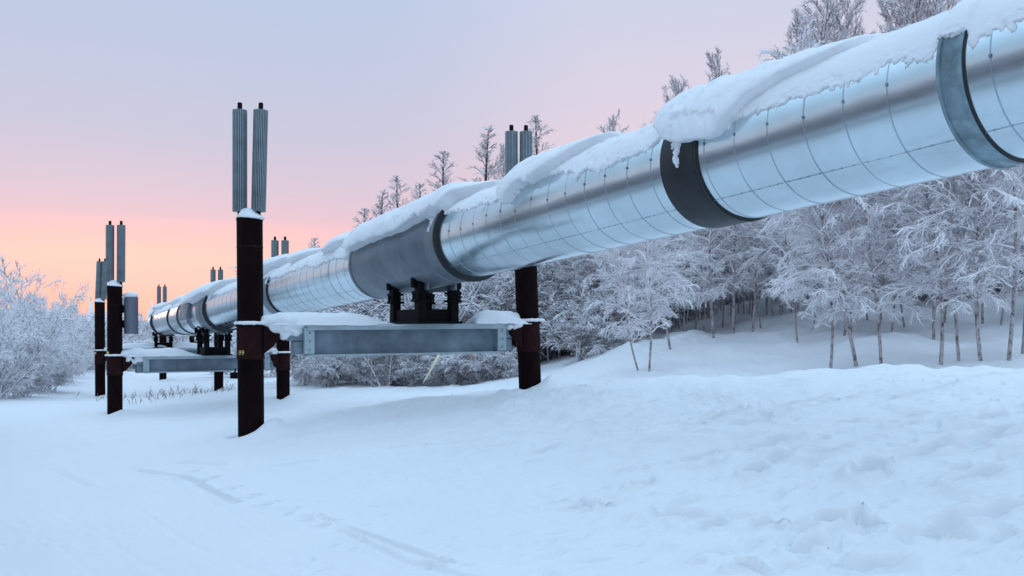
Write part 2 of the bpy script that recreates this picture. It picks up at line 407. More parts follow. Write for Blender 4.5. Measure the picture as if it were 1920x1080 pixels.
def pipe_snow(s0, s1, ds, nth):
    s = np.arange(s0, s1, ds); th = np.radians(np.linspace(-88, 104, nth))
    Sg, T = np.meshgrid(s, th, indexing='ij'); Td = np.degrees(T)
    jag = 2.8 * fbm(Sg * 5.0, T * 4 + 3, 4, 0.6) + 2.4 * fbm(Sg * 17, T * 13, 3, .7)
    e1 = pl_interp(s, thin)[:, None] + jag
    # narrow drips and crumbs over the edges
    for c, w, a in ((9.15, .05, 99), (9.06, .04, 82), (2.02, .05, 72), (1.90, .02, 80), (10.0, .04, 80), (7.48, .04, 82), (11.6, .035, 79), (4.05, .03, 76), (6.94, .05, 79), (13.2, .05, 80), (-8.3, .03, 80), (-14.95, .06, 80), (-20.0, .05, 85)):
        ds_ = (Sg - c - .014 * vnoise(Td * .45, c)) / (w * (1 + .35 * vnoise(Td * .8, c + 5)))
        e1 = np.maximum(e1, np.where(np.abs(ds_) < 1, a - 14 * ds_ ** 4 - 6 * ds_ ** 2, -90))
    sl = np.array(slab)
    e2 = np.interp(s, sl[:, 0], sl[:, 1])[:, None] + 1.6 * fbm(Sg * 4, T * 3 + 9, 3)
    t2 = np.interp(s, sl[:, 0], sl[:, 2])[:, None]
    k = R
    x1 = (e1 - Td) * math.pi / 180 * k
    x2 = (e2 - Td) * math.pi / 180 * k
    t_thin = (0.024 + 0.03 * sstep(0, .9, x1) * (1 - .6 * sstep(10.8, 11.8, Sg))) * prof(x1 / 0.045) * (1 + .25 * fbm(Sg * 6, T * 5, 3)) * (1 - .45 * sstep(10.4, 11.2, Sg))
    t_slab = t2 * prof(x2 / 0.12) * (1 + .10 * fbm(Sg * 1.7, T * 2, 3))
    far = prof((Td + 80) * math.pi / 180 * k / 0.2)
    t = np.where(x1 > 0, t_thin, 0)
    t = np.maximum(t, 0) + np.where(x2 > 0, t_slab, 0)
    t = t * far
    t += np.where(t > .02, 0.010 * fbm(Sg * 2.0, T * 2.4 + 50, 2), 0) + np.where((t > .01) & (x1 < .10), .010 * fbm(Sg * 14, T * 10, 3), 0)
    # low fresh powder frosting where it is only a dusting
    base = np.full(len(s), R)
    for c, h, e in ((-.04, 2.26, .05), (S2 - .1, 1.67, .05), (S3, 1.92, .05), (9.15, .335, .03), (12.68, .125, .04), (-8.56, .29, .03)):
        base = np.where(np.abs(s - c) < h, R + e, base)
    rr = np.where((x1 > 0) | (x2 > 0), base[:, None] + np.maximum(t, 0.004), R - 0.03)
    rr = np.where(Td < -79.5, R - .03, rr)
    p, d, n, b = path(s)
    # the slabs sag over their lower edge, leaving a dark crease under the lip
    T = T + .55 * np.maximum(t_slab, 0) * np.exp(-((x2 - .05) / .05) ** 2) * (x2 > 0) / R
    v = p[:, None] + (np.sin(T)[..., None] * n[:, None] + np.cos(T)[..., None] * b[:, None]) * rr[..., None]
    v = v - B1
    ns, nt = rr.shape
    i = np.arange(ns - 1)[:, None] * nt; j = np.arange(nt - 1)[None]
    q = np.stack([i + j, i + j + 1, i + nt + j + 1, i + nt + j], -1).reshape(-1, 4)
    keep = ((rr[:-1, :-1] > R - .02) | (rr[1:, :-1] > R - .02) | (rr[:-1, 1:] > R - .02) | (rr[1:, 1:] > R - .02)).ravel()
    return v.reshape(-1, 3), q[keep]
va, qa = pipe_snow(-10.5, 16.5, 0.016, 210)
vb, qb = pipe_snow(S4 - 8, -10.5 + .03, 0.05, 110)
vc, qc = pipe_snow(16.48, 22, 0.08, 90)
o = link('snow_cover', mesh_np('snow_cover', np.concatenate([va, vb, vc]), np.concatenate([qa, qb + len(va), qc + len(va) + len(vb)])), M['snow_cap'], None, True)
o.location = B1
tag(o, 'long snow layer with thick slabs and ragged edge lying on the pipeline', 'snow')

# ------------------------------------------------------------------ ground
CP = []
def cp(px, py, Y): CP.append(at(px, py, Y))
def cw(x, y, z): CP.append(np.array([x, y, z]))
POSTS = {'1L': (470, 822, 17.7), '1R': (990, 734, 20.0), '2L': (215, 777, 31.5), '2R': (531, 747, 34.7), '3L': (188, 746, 47.2), '3R': (410, 735, 50.0), '4L': (305.5, 715, 65.4)}
for v in POSTS.values(): cp(*v)
for q in [(1060, 720, 21), (1200, 711, 18.4), (1400, 704, 16.4), (1600, 696, 14.8), (1920, 687, 12.6),       # crest of the berm
          (700, 764, 19.2), (850, 750, 19.8), (560, 795, 18.0), (600, 850, 15), (480, 880, 14.2), (900, 830, 13.6), (1000, 790, 16),
          (330, 870, 15.5), (700, 960, 10.2), (0, 1080, 8.4), (400, 1080, 7.6), (960, 1080, 6.75), (1500, 1080, 6.2), (1920, 1080, 5.9),
          (1300, 800, 12.6), (1600, 800, 11.0), (1900, 800, 9.6), (1500, 920, 8.6), (1900, 920, 7.6), (1150, 920, 9.4),
          (0, 745, 41), (100, 725, 52), (180, 702, 68), (0, 860, 19.5), (150, 820, 23), (100, 770, 34), (250, 800, 26.5), (350, 790, 25),
          (700, 722, 38), (900, 718, 40), (560, 716, 44), (400, 720, 58), (300, 702, 80), (250, 690, 110), (640, 738, 30),
          (1195, 704, 26.5), (1257, 649, 31), (1340, 644, 32), (1411, 632, 33), (1400, 613, 36), (1480, 588, 36), (1560, 694, 25.5), (1605, 691, 25.5), (1765, 687, 24), (1890, 684, 23),
          (1650, 645, 29), (1830, 602, 34), (1910, 590, 33), (1060, 662, 44), (1100, 640, 50), (980, 690, 40), (1150, 670, 34)]:
    cp(*q)
for q in [(-6, 30, -2.55), (-12, 26, -2.45), (-20, 20, -2.35), (-9, 12, -2.1), (0, -10, -1.9), (12, -10, -1.6), (-15, -10, -2.1), (6, 2, -1.3), (0, 2, -1.72), (10, 8, -.5),
          (14, 16, -.9), (9.5, 18.5, -1.4), (7, 22, -1.45), (4.5, 25, -1.5), (1.5, 29, -1.7), (13, 20, -1.2),
          (40, 60, 7.0), (25, 60, 5.5), (15, 60, 4.0), (18, 48, 3.2), (28, 48, 4.0), (60, 40, 6.0), (40, 25, 3.5), (30, -10, 1.5), (10, 75, 3.0), (4, 62, .6), (-10, 90, -2.2), (-60, 60, -2.4), (-50, 20, -2.4), (-60, 120, -2.8), (0, 140, -1.5), (60, 120, 9.0), (120, 60, 7.0), (-120, 60, -2.6)]:
    cw(*q)
CP = np.array(CP)
def tps(r2): return np.where(r2 > 1e-12, r2 * np.log(np.maximum(r2, 1e-12)) * 0.5, 0)
def warp(x, y):    # compress far distances so the fit stays gentle
    r = np.hypot(x, y); k = 40 * np.log1p(r / 40) / np.maximum(r, 1e-9)
    return x * k, y * k
cx, cy = warp(CP[:, 0], CP[:, 1]); n_ = len(CP)
K = tps((cx[:, None] - cx) ** 2 + (cy[:, None] - cy) ** 2) + np.eye(n_) * 1.5
A_ = np.zeros((n_ + 3, n_ + 3)); A_[:n_, :n_] = K; Pm = np.stack([np.ones(n_), cx, cy], 1); A_[:n_, n_:] = Pm; A_[n_:, :n_] = Pm.T
W_ = np.linalg.solve(A_, np.concatenate([CP[:, 2], np.zeros(3)]))
def ground_base(x, y):
    x = np.asarray(x, float); y = np.asarray(y, float)
    r = np.hypot(x, y); cl = np.minimum(1, 130 / np.maximum(r, 1e-9))
    wx, wy = warp(x * cl, y * cl)
    out = W_[n_] + W_[n_ + 1] * wx + W_[n_ + 2] * wy
    for k in range(n_): out = out + W_[k] * tps((wx - cx[k]) ** 2 + (wy - cy[k]) ** 2)
    t = sstep(90, 200, r)
    return out * (1 - t) + t * np.where(x > 0, 4.0, -2.8)
# tracks, prints and creases pressed into the snow
def gpoint(px, py):
    Y = 12.0
    for _ in range(40):
        z = float(ground_base(np.array([(px - 960) / F * Y]), np.array([Y]))[0])
        Y = 0.5 * Y + 0.5 * min(60, max(4, -z * F / (py - YH)))
    return np.array([(px - 960) / F * Y, Y])
def seg_dist(x, y, a, b):
    d = b - a; L2 = d @ d
    t = np.clip(((x - a[0]) * d[0] + (y - a[1]) * d[1]) / L2, 0, 1)
    return np.hypot(x - a[0] - t * d[0], y - a[1] - t * d[1]), ((x - a[0]) * -d[1] + (y - a[1]) * d[0]) / math.sqrt(L2), t
GROOVES = []  # (points, width, depth)
def groove(pts, w, dep): GROOVES.append(([gpoint(*p) for p in pts], w * .6, dep * .85))
groove([(90, 795), (160, 836)], .10, .06); groove([(100, 880), (165, 912)], .09, .045)
groove([(250, 880), (290, 888), (345, 896), (395, 920), (440, 945)], .10, .07)
groove([(600, 975), (700, 1010), (840, 1056)], .06, .06)
groove([(330, 868), (420, 874), (455, 869)], .14, .07)
groove([(640, 1000), (760, 1055), (900, 1085)], .06, .04)
groove([(50, 850), (260, 960), (520, 1090)], .05, .006); groove([(0, 905), (200, 1010), (330, 1085)], .05, .006)
groove([(150, 800), (420, 950), (640, 1080)], .04, .006); groove([(20, 800), (120, 860), (430, 1060)], .05, .006)
groove([(0, 960), (120, 1030), (190, 1085)], .04, .006); groove([(75, 800), (330, 950), (560, 1090)], .03, .005)
groove([(505, 879), (560, 874), (640, 862), (720, 846), (790, 838)], .09, .09); groove([(800, 838), (900, 826), (1010, 818)], .07, .05); groove([(1050, 945), (1110, 958), (1150, 962)], .06, .09)
PITS = []   # centre, long, short, angle, depth
def pit(px, py, a, b, ang, dep): PITS.append((gpoint(px, py), a * .72, b * .72, ang, dep))
r_ = np.random.default_rng(11)
for k in range(14):   # footprints of the animal track
    pit(370 + k * 18 + r_.uniform(-6, 6), 890 + k * 7.4 + (9 if k % 2 else -5) + r_.uniform(-3, 3), .11, .07, -.6, r_.uniform(.05, .09))
for (px, py, a, b, an, de) in [(1310, 860, .34, .13, .8, .16), (1345, 850, .3, .1, .3, .10), (1420, 893, .18, .1, .9, .22), (1460, 870, .35, .12, .5, .12), (1650, 890, .34, .16, .9, .20), (1635, 905, .2, .12, .2, .14), (1210, 918, .22, .12, 1.0, .18), (1110, 958, .25, .1, -.3, .14), (1090, 948, .35, .1, -.2, .08), (1355, 988, .3, .12, .2, .14), (1310, 975, .4, .12, -.3, .12), (1585, 982, .26, .14, .8, .2), (1560, 980, .3, .12, .1, .12), (1465, 985, .28, .1, .1, .14), (1630, 990, .12, .1, 0, .2), (1515, 1030, .22, .14, .7, .14), (1405, 1072, .14, .1, 0, .18), (1440, 835, .4, .12, .1, .10), (1555, 858, .3, .14, .3, .12), (1720, 858, .4, .12, .2, .1), (1870, 820, .4, .16, .2, .14), (1850, 835, .4, .12, .1, .1), (1840, 905, .3, .12, .4, .12), (1750, 1000, .35, .14, .3, .12), (1620, 1062, .3, .12, .1, .12), (1880, 970, .3, .12, .4, .12), (1030, 815, .3, .1, .1, .08), (1100, 795, .4, .12, .2, .08), (1490, 758, .5, .14, .1, .12), (1570, 752, .3, .1, 0, .1), (1220, 755, .4, .12, .1, .08), (1400, 790, .6, .12, .1, .08), (1700, 730, .5, .12, 0, .08), (1860, 730, .5, .12, 0, .08), (1500, 716, .4, .1, 0, .05), (1340, 785, .3, .1, .1, .1), (940, 840, .3, .1, .2, .07), (1020, 850, .25, .1, .2, .1), (870, 830, .4, .1, .3, .07), (1060, 735, .4, .12, 0, .06), (1120, 742, .5, .12, 0, .06)]:
    pit(px, py, a, b, an, de)
for k in range(110):
    px, py = r_.uniform(880, 1920), 715 + 360 * r_.random() ** 0.8
    if py < 735 - (px - 1000) * .04: continue
    pit(px, py, r_.uniform(.10, .30), r_.uniform(.05, .12), r_.normal(.25, .5), r_.uniform(.012, .05))
for k in range(230):     # dimples and crumb holes
    px, py = r_.uniform(560, 1920), 730 + 345 * r_.random() ** 0.8
    if px < 1000 and py < 860: continue
    pit(px, py, r_.uniform(.05, .16), r_.uniform(.035, .07), r_.normal(.25, .5), r_.uniform(.012, .035))
def detail(x, y):
    z = np.zeros_like(x)
    rng_ = np.hypot(x, y)
    # roughness: trampled berm on the right of the track, groomed track on the left
    side = (x * 0.87 + (y - 12) * 0.49)          # >0 to the right of the track edge
    rough = sstep(-3.5, 1.5, side)
    near = 1 - sstep(45, 90, rng_)
    z += 0.035 * fbm(x * .55, y * .55, 3) * (0.35 + 0.65 * rough)
    big = fbm(x * 1.25 + 5, y * 1.25, 3)
    z += near * rough * (0.034 * big + 0.014 * fbm(x * 3.1, y * 2.6 + 8, 3))
    lump = np.clip(fbm(x * 2.1 + 40, y * 1.7 - 11, 3) - .1, 0, 1)
    z += near * rough * 0.035 * lump
    z += near * 0.005 * fbm(x * 9, y * 9, 3) * (.4 + .6 * rough)
    # wind crust: short sharp-edged steps facing the track
    ph_ = x * .55 + y * 1.6 + 1.3 * fbm(x * .8, y * .8, 3)
    st_ = ph_ - np.floor(ph_); msk = np.clip(fbm(x * .9 + 30, y * 1.3 - 4, 3) * 1.6 - .15, 0, 1)
    z += near * rough * msk * .055 * np.where(st_ < .86, st_ / .86, (1 - st_) / .14)
    cr_ = np.clip(vnoise(x * 13 + 3, y * 13) - .62, 0, 1) * np.clip(fbm(x * .7, y * .7 + 60, 2) + .1, 0, 1)
    z += near * (.3 + .7 * rough) * .12 * cr_
    # groomed track: faint ruts along the travel direction
    u = x * 0.88 + y * 0.47
    z += near * (1 - rough) * (0.003 * np.sin(u * 5.2 + 1.2 * vnoise(u * .3, y * .06)) + .006 * vnoise(u * 2.2, y * .12) + .003 * vnoise(u * 9, y * .5))
    # bank under the birches
    bank = sstep(22, 27, y) * sstep(1, 5, x)
    z += bank * (0.25 * fbm(x * .35, y * .35 + 4, 3) + .06 * fbm(x * 1.6, y * 1.6, 3))
    for pts, w, dep in GROOVES:
        lo = np.min(pts, 0) - 1; hi = np.max(pts, 0) + 1
        mk = (x > lo[0]) & (x < hi[0]) & (y > lo[1]) & (y < hi[1])
        if not mk.any(): continue
        xs, ys = x[mk], y[mk]; D = np.full(xs.shape, 9.0)
        wob = .03 * vnoise(xs * 3, ys * 3)
        for a, b in zip(pts, pts[1:]):
            dd, _, _ = seg_dist(xs, ys, a, b); D = np.minimum(D, dd)
        D = np.abs(D + wob)
        z[mk] += -dep * np.exp(-(D / w) ** 4) + dep * .35 * np.exp(-((D - w * 1.9) / w) ** 2)
    for c, a, b, an, dep in PITS:
        mk = (np.abs(x - c[0]) < 1.0) & (np.abs(y - c[1]) < 1.0)
        if not mk.any(): continue
        xs, ys = x[mk] - c[0], y[mk] - c[1]
        ca, sa = math.cos(an), math.sin(an)
        p_ = (xs * ca + ys * sa) / a; q_ = (-xs * sa + ys * ca) / b
        q_ = q_ + .35 * vnoise(xs * 6 + c[0] * 9, ys * 6)
        d2 = p_ ** 2 + np.where(q_ > 0, q_ * .75, q_ * 1.9) ** 2      # gentle far wall, sharp near rim
        z[mk] += -1.55 * dep * np.exp(-d2 ** 1.6) + dep * .35 * np.exp(-((np.sqrt(d2) - 1.7) / .45) ** 2)
    # hollows and drifts round the post feet
    for (px, py, Y) in POSTS.values():
        gx = (px - 960) / F * Y
        dd = np.hypot(x - gx, y - Y)
        z += (-.10 * np.exp(-((dd - .22) / .09) ** 2) + .07 * np.exp(-((dd - .52) / .16) ** 2)) * (1 + .5 * vnoise(x * 3, y * 3))
        z += (.26 if Y < 19 else .15) * np.exp(-((x - gx - .42) / .30) ** 2 - ((y - Y + .12) / .40) ** 2)
    return z
def ground_h(x, y):
    x = np.atleast_1d(np.asarray(x, float)); y = np.atleast_1d(np.asarray(y, float))
    return ground_base(x, y) + detail(x, y)
def gh(x, y): return float(ground_h(x, y)[0])

def axis(lo, hi, a, b, st, grow):
    mid = list(np.arange(a, b, st)); up = [mid[-1]]; h = st
    while up[-1] < hi: h *= grow; up.append(up[-1] + h)
    dn = [mid[0]]; h = st
    while dn[-1] > lo: h *= grow; dn.append(dn[-1] - h)
    return np.array(dn[:0:-1] + mid + up[1:])
gx_ = axis(-900, 900, -5.2, 5.6, 0.021, 1.035)
gy_ = axis(-300, 1500, 5.6, 14.0, 0.024, 1.02)
GX, GY = np.meshgrid(gx_, gy_, indexing='ij')
GZ = ground_h(GX.ravel(), GY.ravel()).reshape(GX.shape)
ni, nj = GX.shape
i = np.arange(ni - 1)[:, None] * nj; j = np.arange(nj - 1)[None]
q = np.stack([i + j, i + nj + j, i + nj + j + 1, i + j + 1], -1).reshape(-1, 4)
g = link('snowy_ground', mesh_np('snowy_ground', np.stack([GX, GY, GZ], -1).reshape(-1, 3), q), M['snow'], None, True)
tag(g, kind='structure')
# far ridge
xs = np.linspace(-700, 500, 90); v = []; 
for x in xs:
    h = 15 + 5 * vnoise(x * .01, 3.0) + 2.5 * fbm(x * .06, 1.0, 3)
    v += [(x, 640, -6), (x, 655, h * .6), (x, 690, h), (x, 760, -6)]
q = [(4 * k + e, 4 * k + 4 + e, 4 * k + 5 + e, 4 * k + 1 + e) for k in range(len(xs) - 1) for e in range(3)]
tag(link('hill', mesh_np('hill', v, q), M['far'], None, True), kind='structure')

# ------------------------------------------------------------------ supports
def snow_blob(name, parts, voxel, loc, label, seed=0, amp=.02):
    """lumps of snow fused into one mass"""
    bm = bmesh.new()
    for c, s in parts:
        r = bmesh.ops.create_icosphere(bm, subdivisions=3, radius=1.0)
        for v in r['verts']:
            v.co = Vector((v.co.x * s[0] + c[0], v.co.y * s[1] + c[1], v.co.z * s[2] + c[2]))
    me = bpy.data.meshes.new(name); bm.to_mesh(me); bm.free()
    o = link(name, me, M['snow_cap'], None, True); o.location = loc
    md = o.modifiers.new('fuse', 'REMESH'); md.mode = 'VOXEL'; md.voxel_size = voxel; md.use_smooth_shade = True
    sm = o.modifiers.new('soft', 'SMOOTH'); sm.factor = .6; sm.iterations = 3
    tx = bpy.data.textures.get('lumps') or bpy.data.textures.new('lumps', 'CLOUDS'); tx.noise_scale = .16
    dp = o.modifiers.new('lumps', 'DISPLACE'); dp.texture = tx; dp.strength = amp * 2; dp.texture_coords = 'LOCAL'
    tag(o, label, 'snow')
    return o

def radiator_mesh():
    mb = MB(); n = 26
    pts = []
    for k in range(n):
        a = 2 * math.pi * k / n; w = .0085
        for da, r in ((-.10, .085), (-w / .136, .136), (w / .136, .136), (.10, .085)):
            pts.append(((r) * math.cos(a + da), r * math.sin(a + da)))
    mb.prism(pts, .13, 2.05, 'z')
    bmesh.ops.recalc_face_normals(mb.bm, faces=mb.bm.faces[:])
    me = bpy.data.meshes.new('radiator'); mb.bm.to_mesh(me); mb.bm.free(); return me
RAD = radiator_mesh()
mb = MB(); mb.lathe([(.045, -.1), (.045, 2.18), (.036, 2.195), (0, 2.2)], 14)
bmesh.ops.recalc_face_normals(mb.bm, faces=mb.bm.faces[:])
STUB = bpy.data.meshes.new('heat_pipe'); mb.bm.to_mesh(STUB); mb.bm.free()
RP = .241
def post(key, px_top, px_bot, Y, ytop, ring, fins, label, cap_label, e, br_side, tags=None):
    """ytop: world z of the post top, ring: world z of the collar's upper ring; fins: (dx, lean) list"""
    x0 = (px_bot - 960) / F * Y; x1 = (px_top - 960) / F * Y
    zb = gh(x0, Y) - 0.9
    t = empty('support_post', (x0, Y, gh(x0, Y)), label=label, cat='post', group='dark steel posts of the pipeline supports')
    lean = (x1 - x0) / (ytop - gh(x0, Y))
    sh = Matrix(((1, 0, lean, 0), (0, 1, 0, 0), (0, 0, 1, 0), (0, 0, 0, 1)))
    z0 = gh(x0, Y)
    MB().lathe([(RP, zb - z0), (RP, ytop - z0 - .05), (RP + .006, ytop - z0 - .05), (RP + .006, ytop - z0), (RP - .02, ytop - z0)], 48, sh).build('shaft', M['post'], t, 'auto')
    c = ring - z0
    MB().lathe([(RP + .004, c - .66), (RP + .020, c - .66), (RP + .020, c - .60), (RP + .014, c - .595), (RP + .014, c - .05), (RP + .04, c - .045), (RP + .04, c), (RP + .004, c)], 48, sh, closed=True).build('collar', M['bracket'], t, 'auto')
    MB().lathe([(RP + .002, (ytop - z0) * .72 + c * .28), (RP + .008, (ytop - z0) * .72 + c * .28 + .01), (RP + .002, (ytop - z0) * .72 + c * .28 + .03)], 48, sh).build('weld_ring', M['bracket'], t, 'auto')
    top = Vector((x1 - x0, 0, ytop - z0))
    for dx, lx in fins:
        rb = link('radiator', RAD, M['radiator'], t, False)
        rb.location = top + Vector((dx, 0, 0)); rb.rotation_euler = (rng.normal(0, .004), math.atan(lx), rng.uniform(0, .3))
        st = link('heat_pipe', STUB, M['stub'], rb, True)
    # bracket reaching from the collar to the beam end
    ang = math.atan2(e[1], e[0]) + (0 if br_side > 0 else math.pi)
    m = sh @ Matrix.Translation((0, 0, c)) @ Matrix.Rotation(ang, 4, 'Z')
    mb = MB()
    for sy in (-.16, .16):
        mb.prism([(RP - .02, -.06), (.52, -.06), (.52, -.26), (.38, -.44), (RP - .02, -.56)], sy - .025, sy + .025, 'y', m)
    mb.box((.40, 0, -.075), (.34, .36, .05), m, .008)
    mb.tube(m @ Vector((.46, -.24, -.2)), m @ Vector((.46, .24, -.2)), .035)
    mb.build('bracket', M['bracket'], t, False)
    # snow on the top and on the collar ring
    parts = [((0, 0, .02), (RP * 1.02, RP * 1.02, .10)), ((-.02, -.02, .07), (RP * .72, RP * .72, .13)), ((.02, 0, .0), (RP * 1.12, RP * 1.08, .055))]
    if cap_label: snow_blob('snow_mound', parts, .022, (x1, Y, ytop), cap_label, amp=.012)
    prt = []
    for k in range(26):
        a = 2 * math.pi * k / 26
        prt.append((((RP + .03) * math.cos(a), (RP + .03) * math.sin(a), .02), (.055, .055, .028 + .012 * rng.random())))
    return t, (x0, Y, ring), prt
def unit(a, b):
    d = np.array(b) - np.array(a); return d / np.linalg.norm(d)
def xy(px, Y): return np.array([(px - 960) / F * Y, Y])
e1 = unit(xy(470, 17.7), xy(987, 20.0)); e2 = unit(xy(215, 31.5), xy(531, 34.7)); e3 = unit(xy(188, 47.2), xy(410, 50)); e4 = unit(xy(305.5, 65.4), (-19.3, 68.2))
FN = [(-.19, -.002), (.17, .022)]
pA = post('1L', 468, 471, 17.7, 2.28, .275, [(-.185, .0), (.165, .022)], 'thick dark post with yellow numerals, nearest in front of the pipe', 'rounded snow cap on top of the dark post with yellow numerals', e1, 1)
pB = post('1R', 983, 994, 20.0, 2.38, .375, [(-.27, -.004), (.03, .004)], 'dark red brown post behind the pipe at the right end of the nearest beam', None, e1, -1)
pC = post('2L', 215, 215.5, 31.5, 1.78, -.575, [(-.16, -.0), (.21, .004)], 'dark post carrying the grey snow-topped drum', 'snow cap on the dark post that carries the grey drum', e2, 1)
pD = post('2R', 530, 531, 34.7, 1.6, -.52, [(-.29, 0), (.09, 0)], 'dark post behind the second beam, its twin radiators rising over the pipe', None, e2, -1)
pE = post('3L', 187, 188, 47.2, 1.86, -.60, [(-.1, .04), (.2, .03)], 'slim dark post with leaning radiators beside the frosted thicket', 'snow cap on the slim post beside the frosted thicket', e3, 1)
pF = post('3R', 410, 410, 50.0, 1.65, -.5, [(-.3, 0), (.10, 0)], 'dark post seen below the second beam near the dry weeds', None, e3, -1)
pG = post('4L', 305.5, 305.5, 65.4, 1.6, -.5, [(-.28, 0), (.13, 0)], 'farthest small dark post with two thin radiators against the orange sky', None, e4, 1)
# far partner post of the last bent stays hidden behind the pipe and is left out

# painted number on the nearest post
cu = bpy.data.curves.new('number', 'FONT'); cu.body = '-99'; cu.size = .13; cu.extrude = .0; cu.space_character = 1.05
to = bpy.data.objects.new('number_tmp', cu); COL.objects.link(to)
dg = bpy.context.evaluated_depsgraph_get()
me = bpy.data.meshes.new_from_object(to.evaluated_get(dg))
bpy.data.objects.remove(to)
bm = bmesh.new(); bm.from_mesh(me)
bmesh.ops.subdivide_edges(bm, edges=bm.edges[:], cuts=3)
RT = RP + .022
a0 = rad(-104)      # round the track side of the post
for v in bm.verts:
    a = a0 + (v.co.x - .16) / RT
    v.co = Vector((RT * math.cos(a), RT * math.sin(a), v.co.y))
bm.to_mesh(me); bm.free()
num = link('number_marking', me, M['yellow'], pA[0], False)
num.location = (-.012, 0, (YH - 666) / F * 17.45 - pA[0].location.z)
for pp, Y in ((pC, 31.5), (pE, 47.2)):
    a = math.atan2(-1, 0) - rad(35)
    mb = MB(); mb.box((RP + .021, 0, 0), (.012, .12, .11), Matrix.Rotation(a, 4, 'Z'), .004)
    o = mb.build('number_plate', M['yellow'], pp[0], False); o.location = (0, 0, (YH - 662) / F * Y - pp[0].location.z)

# drum on the second support's outer post
x0, Y0 = (215.5 - 960) / F * 31.5, 31.5
xd = (247 - 960) / F * 31.7
dr = MB().lathe([(.0, .16), (.225, .16), (.225, 1.40), (.2, 1.42), (0, 1.43)], 36).build('drum', M['drum'], pC[0], 'auto')
dr.location = (xd - x0, .15, 0 - pC[0].location.z)
for z in (1.0, .5):
    MB().box((-.42, 0, z), (.44, .16, .17), None, .02).box((-.24, 0, z), (.05, .3, .26), None, .01).build('drum_bracket', M['foot'], dr, False)
snow_blob('snow_mound', [((0, 0, .03), (.24, .24, .13)), ((-.16, 0, -.02), (.2, .16, .12)), ((-.27, 0, -.17), (.11, .1, .2)), ((.02, 0, .06), (.2, .2, .1))], .03, (xd, Y0 + .15, 1.43), 'snow heaped on the grey drum and hanging down its side', amp=.02)
snow_blob('snow_clump', [((0, 0, 0), (.13, .11, .07)), ((.05, 0, .03), (.07, .07, .06))], .02, (xd - .42, Y0 + .1, .62), 'small snow clump on the lower bracket of the grey drum', amp=.015)

def beam(pL, pR, ztL, ztR, e, tL, tR, h, label):
    """box-section I beam between two posts, from tL to tR metres measured from the left post"""
    a = np.array([pL[0], pL[1]]) + e * tL; b = np.array([pL[0], pL[1]]) + e * tR
    Lb = tR - tL; mid = (a + b) / 2; rz = math.atan2(e[1], e[0])
    t = empty('support_beam', (mid[0], mid[1], (ztL + ztR) / 2 - h), rz, label=label, cat='beam', group='grey cross beams under the pipeline')
    tilt = (ztR - ztL) / Lb
    sh = Matrix(((1, 0, 0, 0), (0, 1, 0, 0), (tilt, 0, 1, 0), (0, 0, 0, 1)))
    W, x = .56, Lb / 2
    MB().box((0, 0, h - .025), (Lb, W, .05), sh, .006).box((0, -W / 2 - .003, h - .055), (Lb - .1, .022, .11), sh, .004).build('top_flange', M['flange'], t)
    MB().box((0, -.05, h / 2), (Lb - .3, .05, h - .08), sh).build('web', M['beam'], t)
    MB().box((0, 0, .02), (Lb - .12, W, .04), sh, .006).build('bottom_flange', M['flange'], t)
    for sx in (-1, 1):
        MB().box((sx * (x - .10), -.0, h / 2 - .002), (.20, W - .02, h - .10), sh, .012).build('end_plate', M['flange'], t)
        bo = MB()
        for bz in (.14, .30, .46):
            bo.tube(sh @ Vector((sx * (x - .10), -W / 2 + .012, bz)), sh @ Vector((sx * (x - .10), -W / 2 - .022, bz)), .015, 6)
        bo.build('bolt_row', M['beam'], t)
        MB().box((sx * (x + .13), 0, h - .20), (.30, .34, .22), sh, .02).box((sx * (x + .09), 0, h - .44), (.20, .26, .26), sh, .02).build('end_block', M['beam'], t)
    return t
def along(pL, e, t, z, off=0):
    return np.array([pL[0] + e[0] * t + e[1] * off, pL[1] + e[1] * t - e[0] * off, z])
LL = np.linalg.norm(xy(470, 17.7) - xy(990, 20.0))
# beam 1: its front face runs between photo columns 553 and 945
beam(pA[1], pB[1], .27, .32, e1, .95, LL - .62, .62, 'nearest long grey beam, wholly visible beneath the pipe between two posts')
L2 = np.linalg.norm(xy(215, 31.5) - xy(531, 34.7))
beam(pC[1], pD[1], -.60, -.58, e2, .85, L2 - .6, .58, 'second grey beam, its right half hidden by the post with yellow numerals')
L3 = np.linalg.norm(xy(188, 47.2) - xy(410, 50))
beam(pE[1], pF[1], -.50, -.50, e3, .8, L3 - .6, .58, 'third beam, a thin snowy strip showing over the second beam')

# snow on beams and collars
def beam_snow(pL, e, t0, t1, zL, h, w, label, prof_fn, seed):
    """a drift along the beam top, heightfield with rounded cross-section"""
    nt_, nw = int((t1 - t0) / .03), 22
    v = []
    for k in range(nt_ + 1):
        t = t0 + (t1 - t0) * k / nt_
        hh = h * prof_fn((t - t0) / (t1 - t0)) * (1 + .12 * float(fbm(np.array([t * 1.3 + seed]), np.array([2.0]), 3)[0]))
        for m_ in range(nw + 1):
            u = -1 + 2 * m_ / nw
            ww = w * (1 + .05 * float(vnoise(t * 5 + seed, u * 2)))
            z = hh * max(0, 1 - abs(u) ** 2.6) ** .55
            z += .012 * float(fbm(np.array([t * 4 + seed]), np.array([u * 3.0]), 3)[0])
            v.append(along(pL, e, t, zL + max(z, -.004) + (-.015 if abs(u) > .97 else 0), u * ww))
    q = [(k * (nw + 1) + m_, k * (nw + 1) + m_ + 1, (k + 1) * (nw + 1) + m_ + 1, (k + 1) * (nw + 1) + m_) for k in range(nt_) for m_ in range(nw)]
    v = np.array(v); c = v.mean(0)
    o = link('snow_drift', mesh_np('snow_drift', v - c, q), M['snow_cap'], None, True); o.location = c
    return tag(o, label, 'snow')
up = lambda x: float(sstep(0, .10, np.array(x)) * (1 - sstep(.62, 1.0, np.array(x))) )
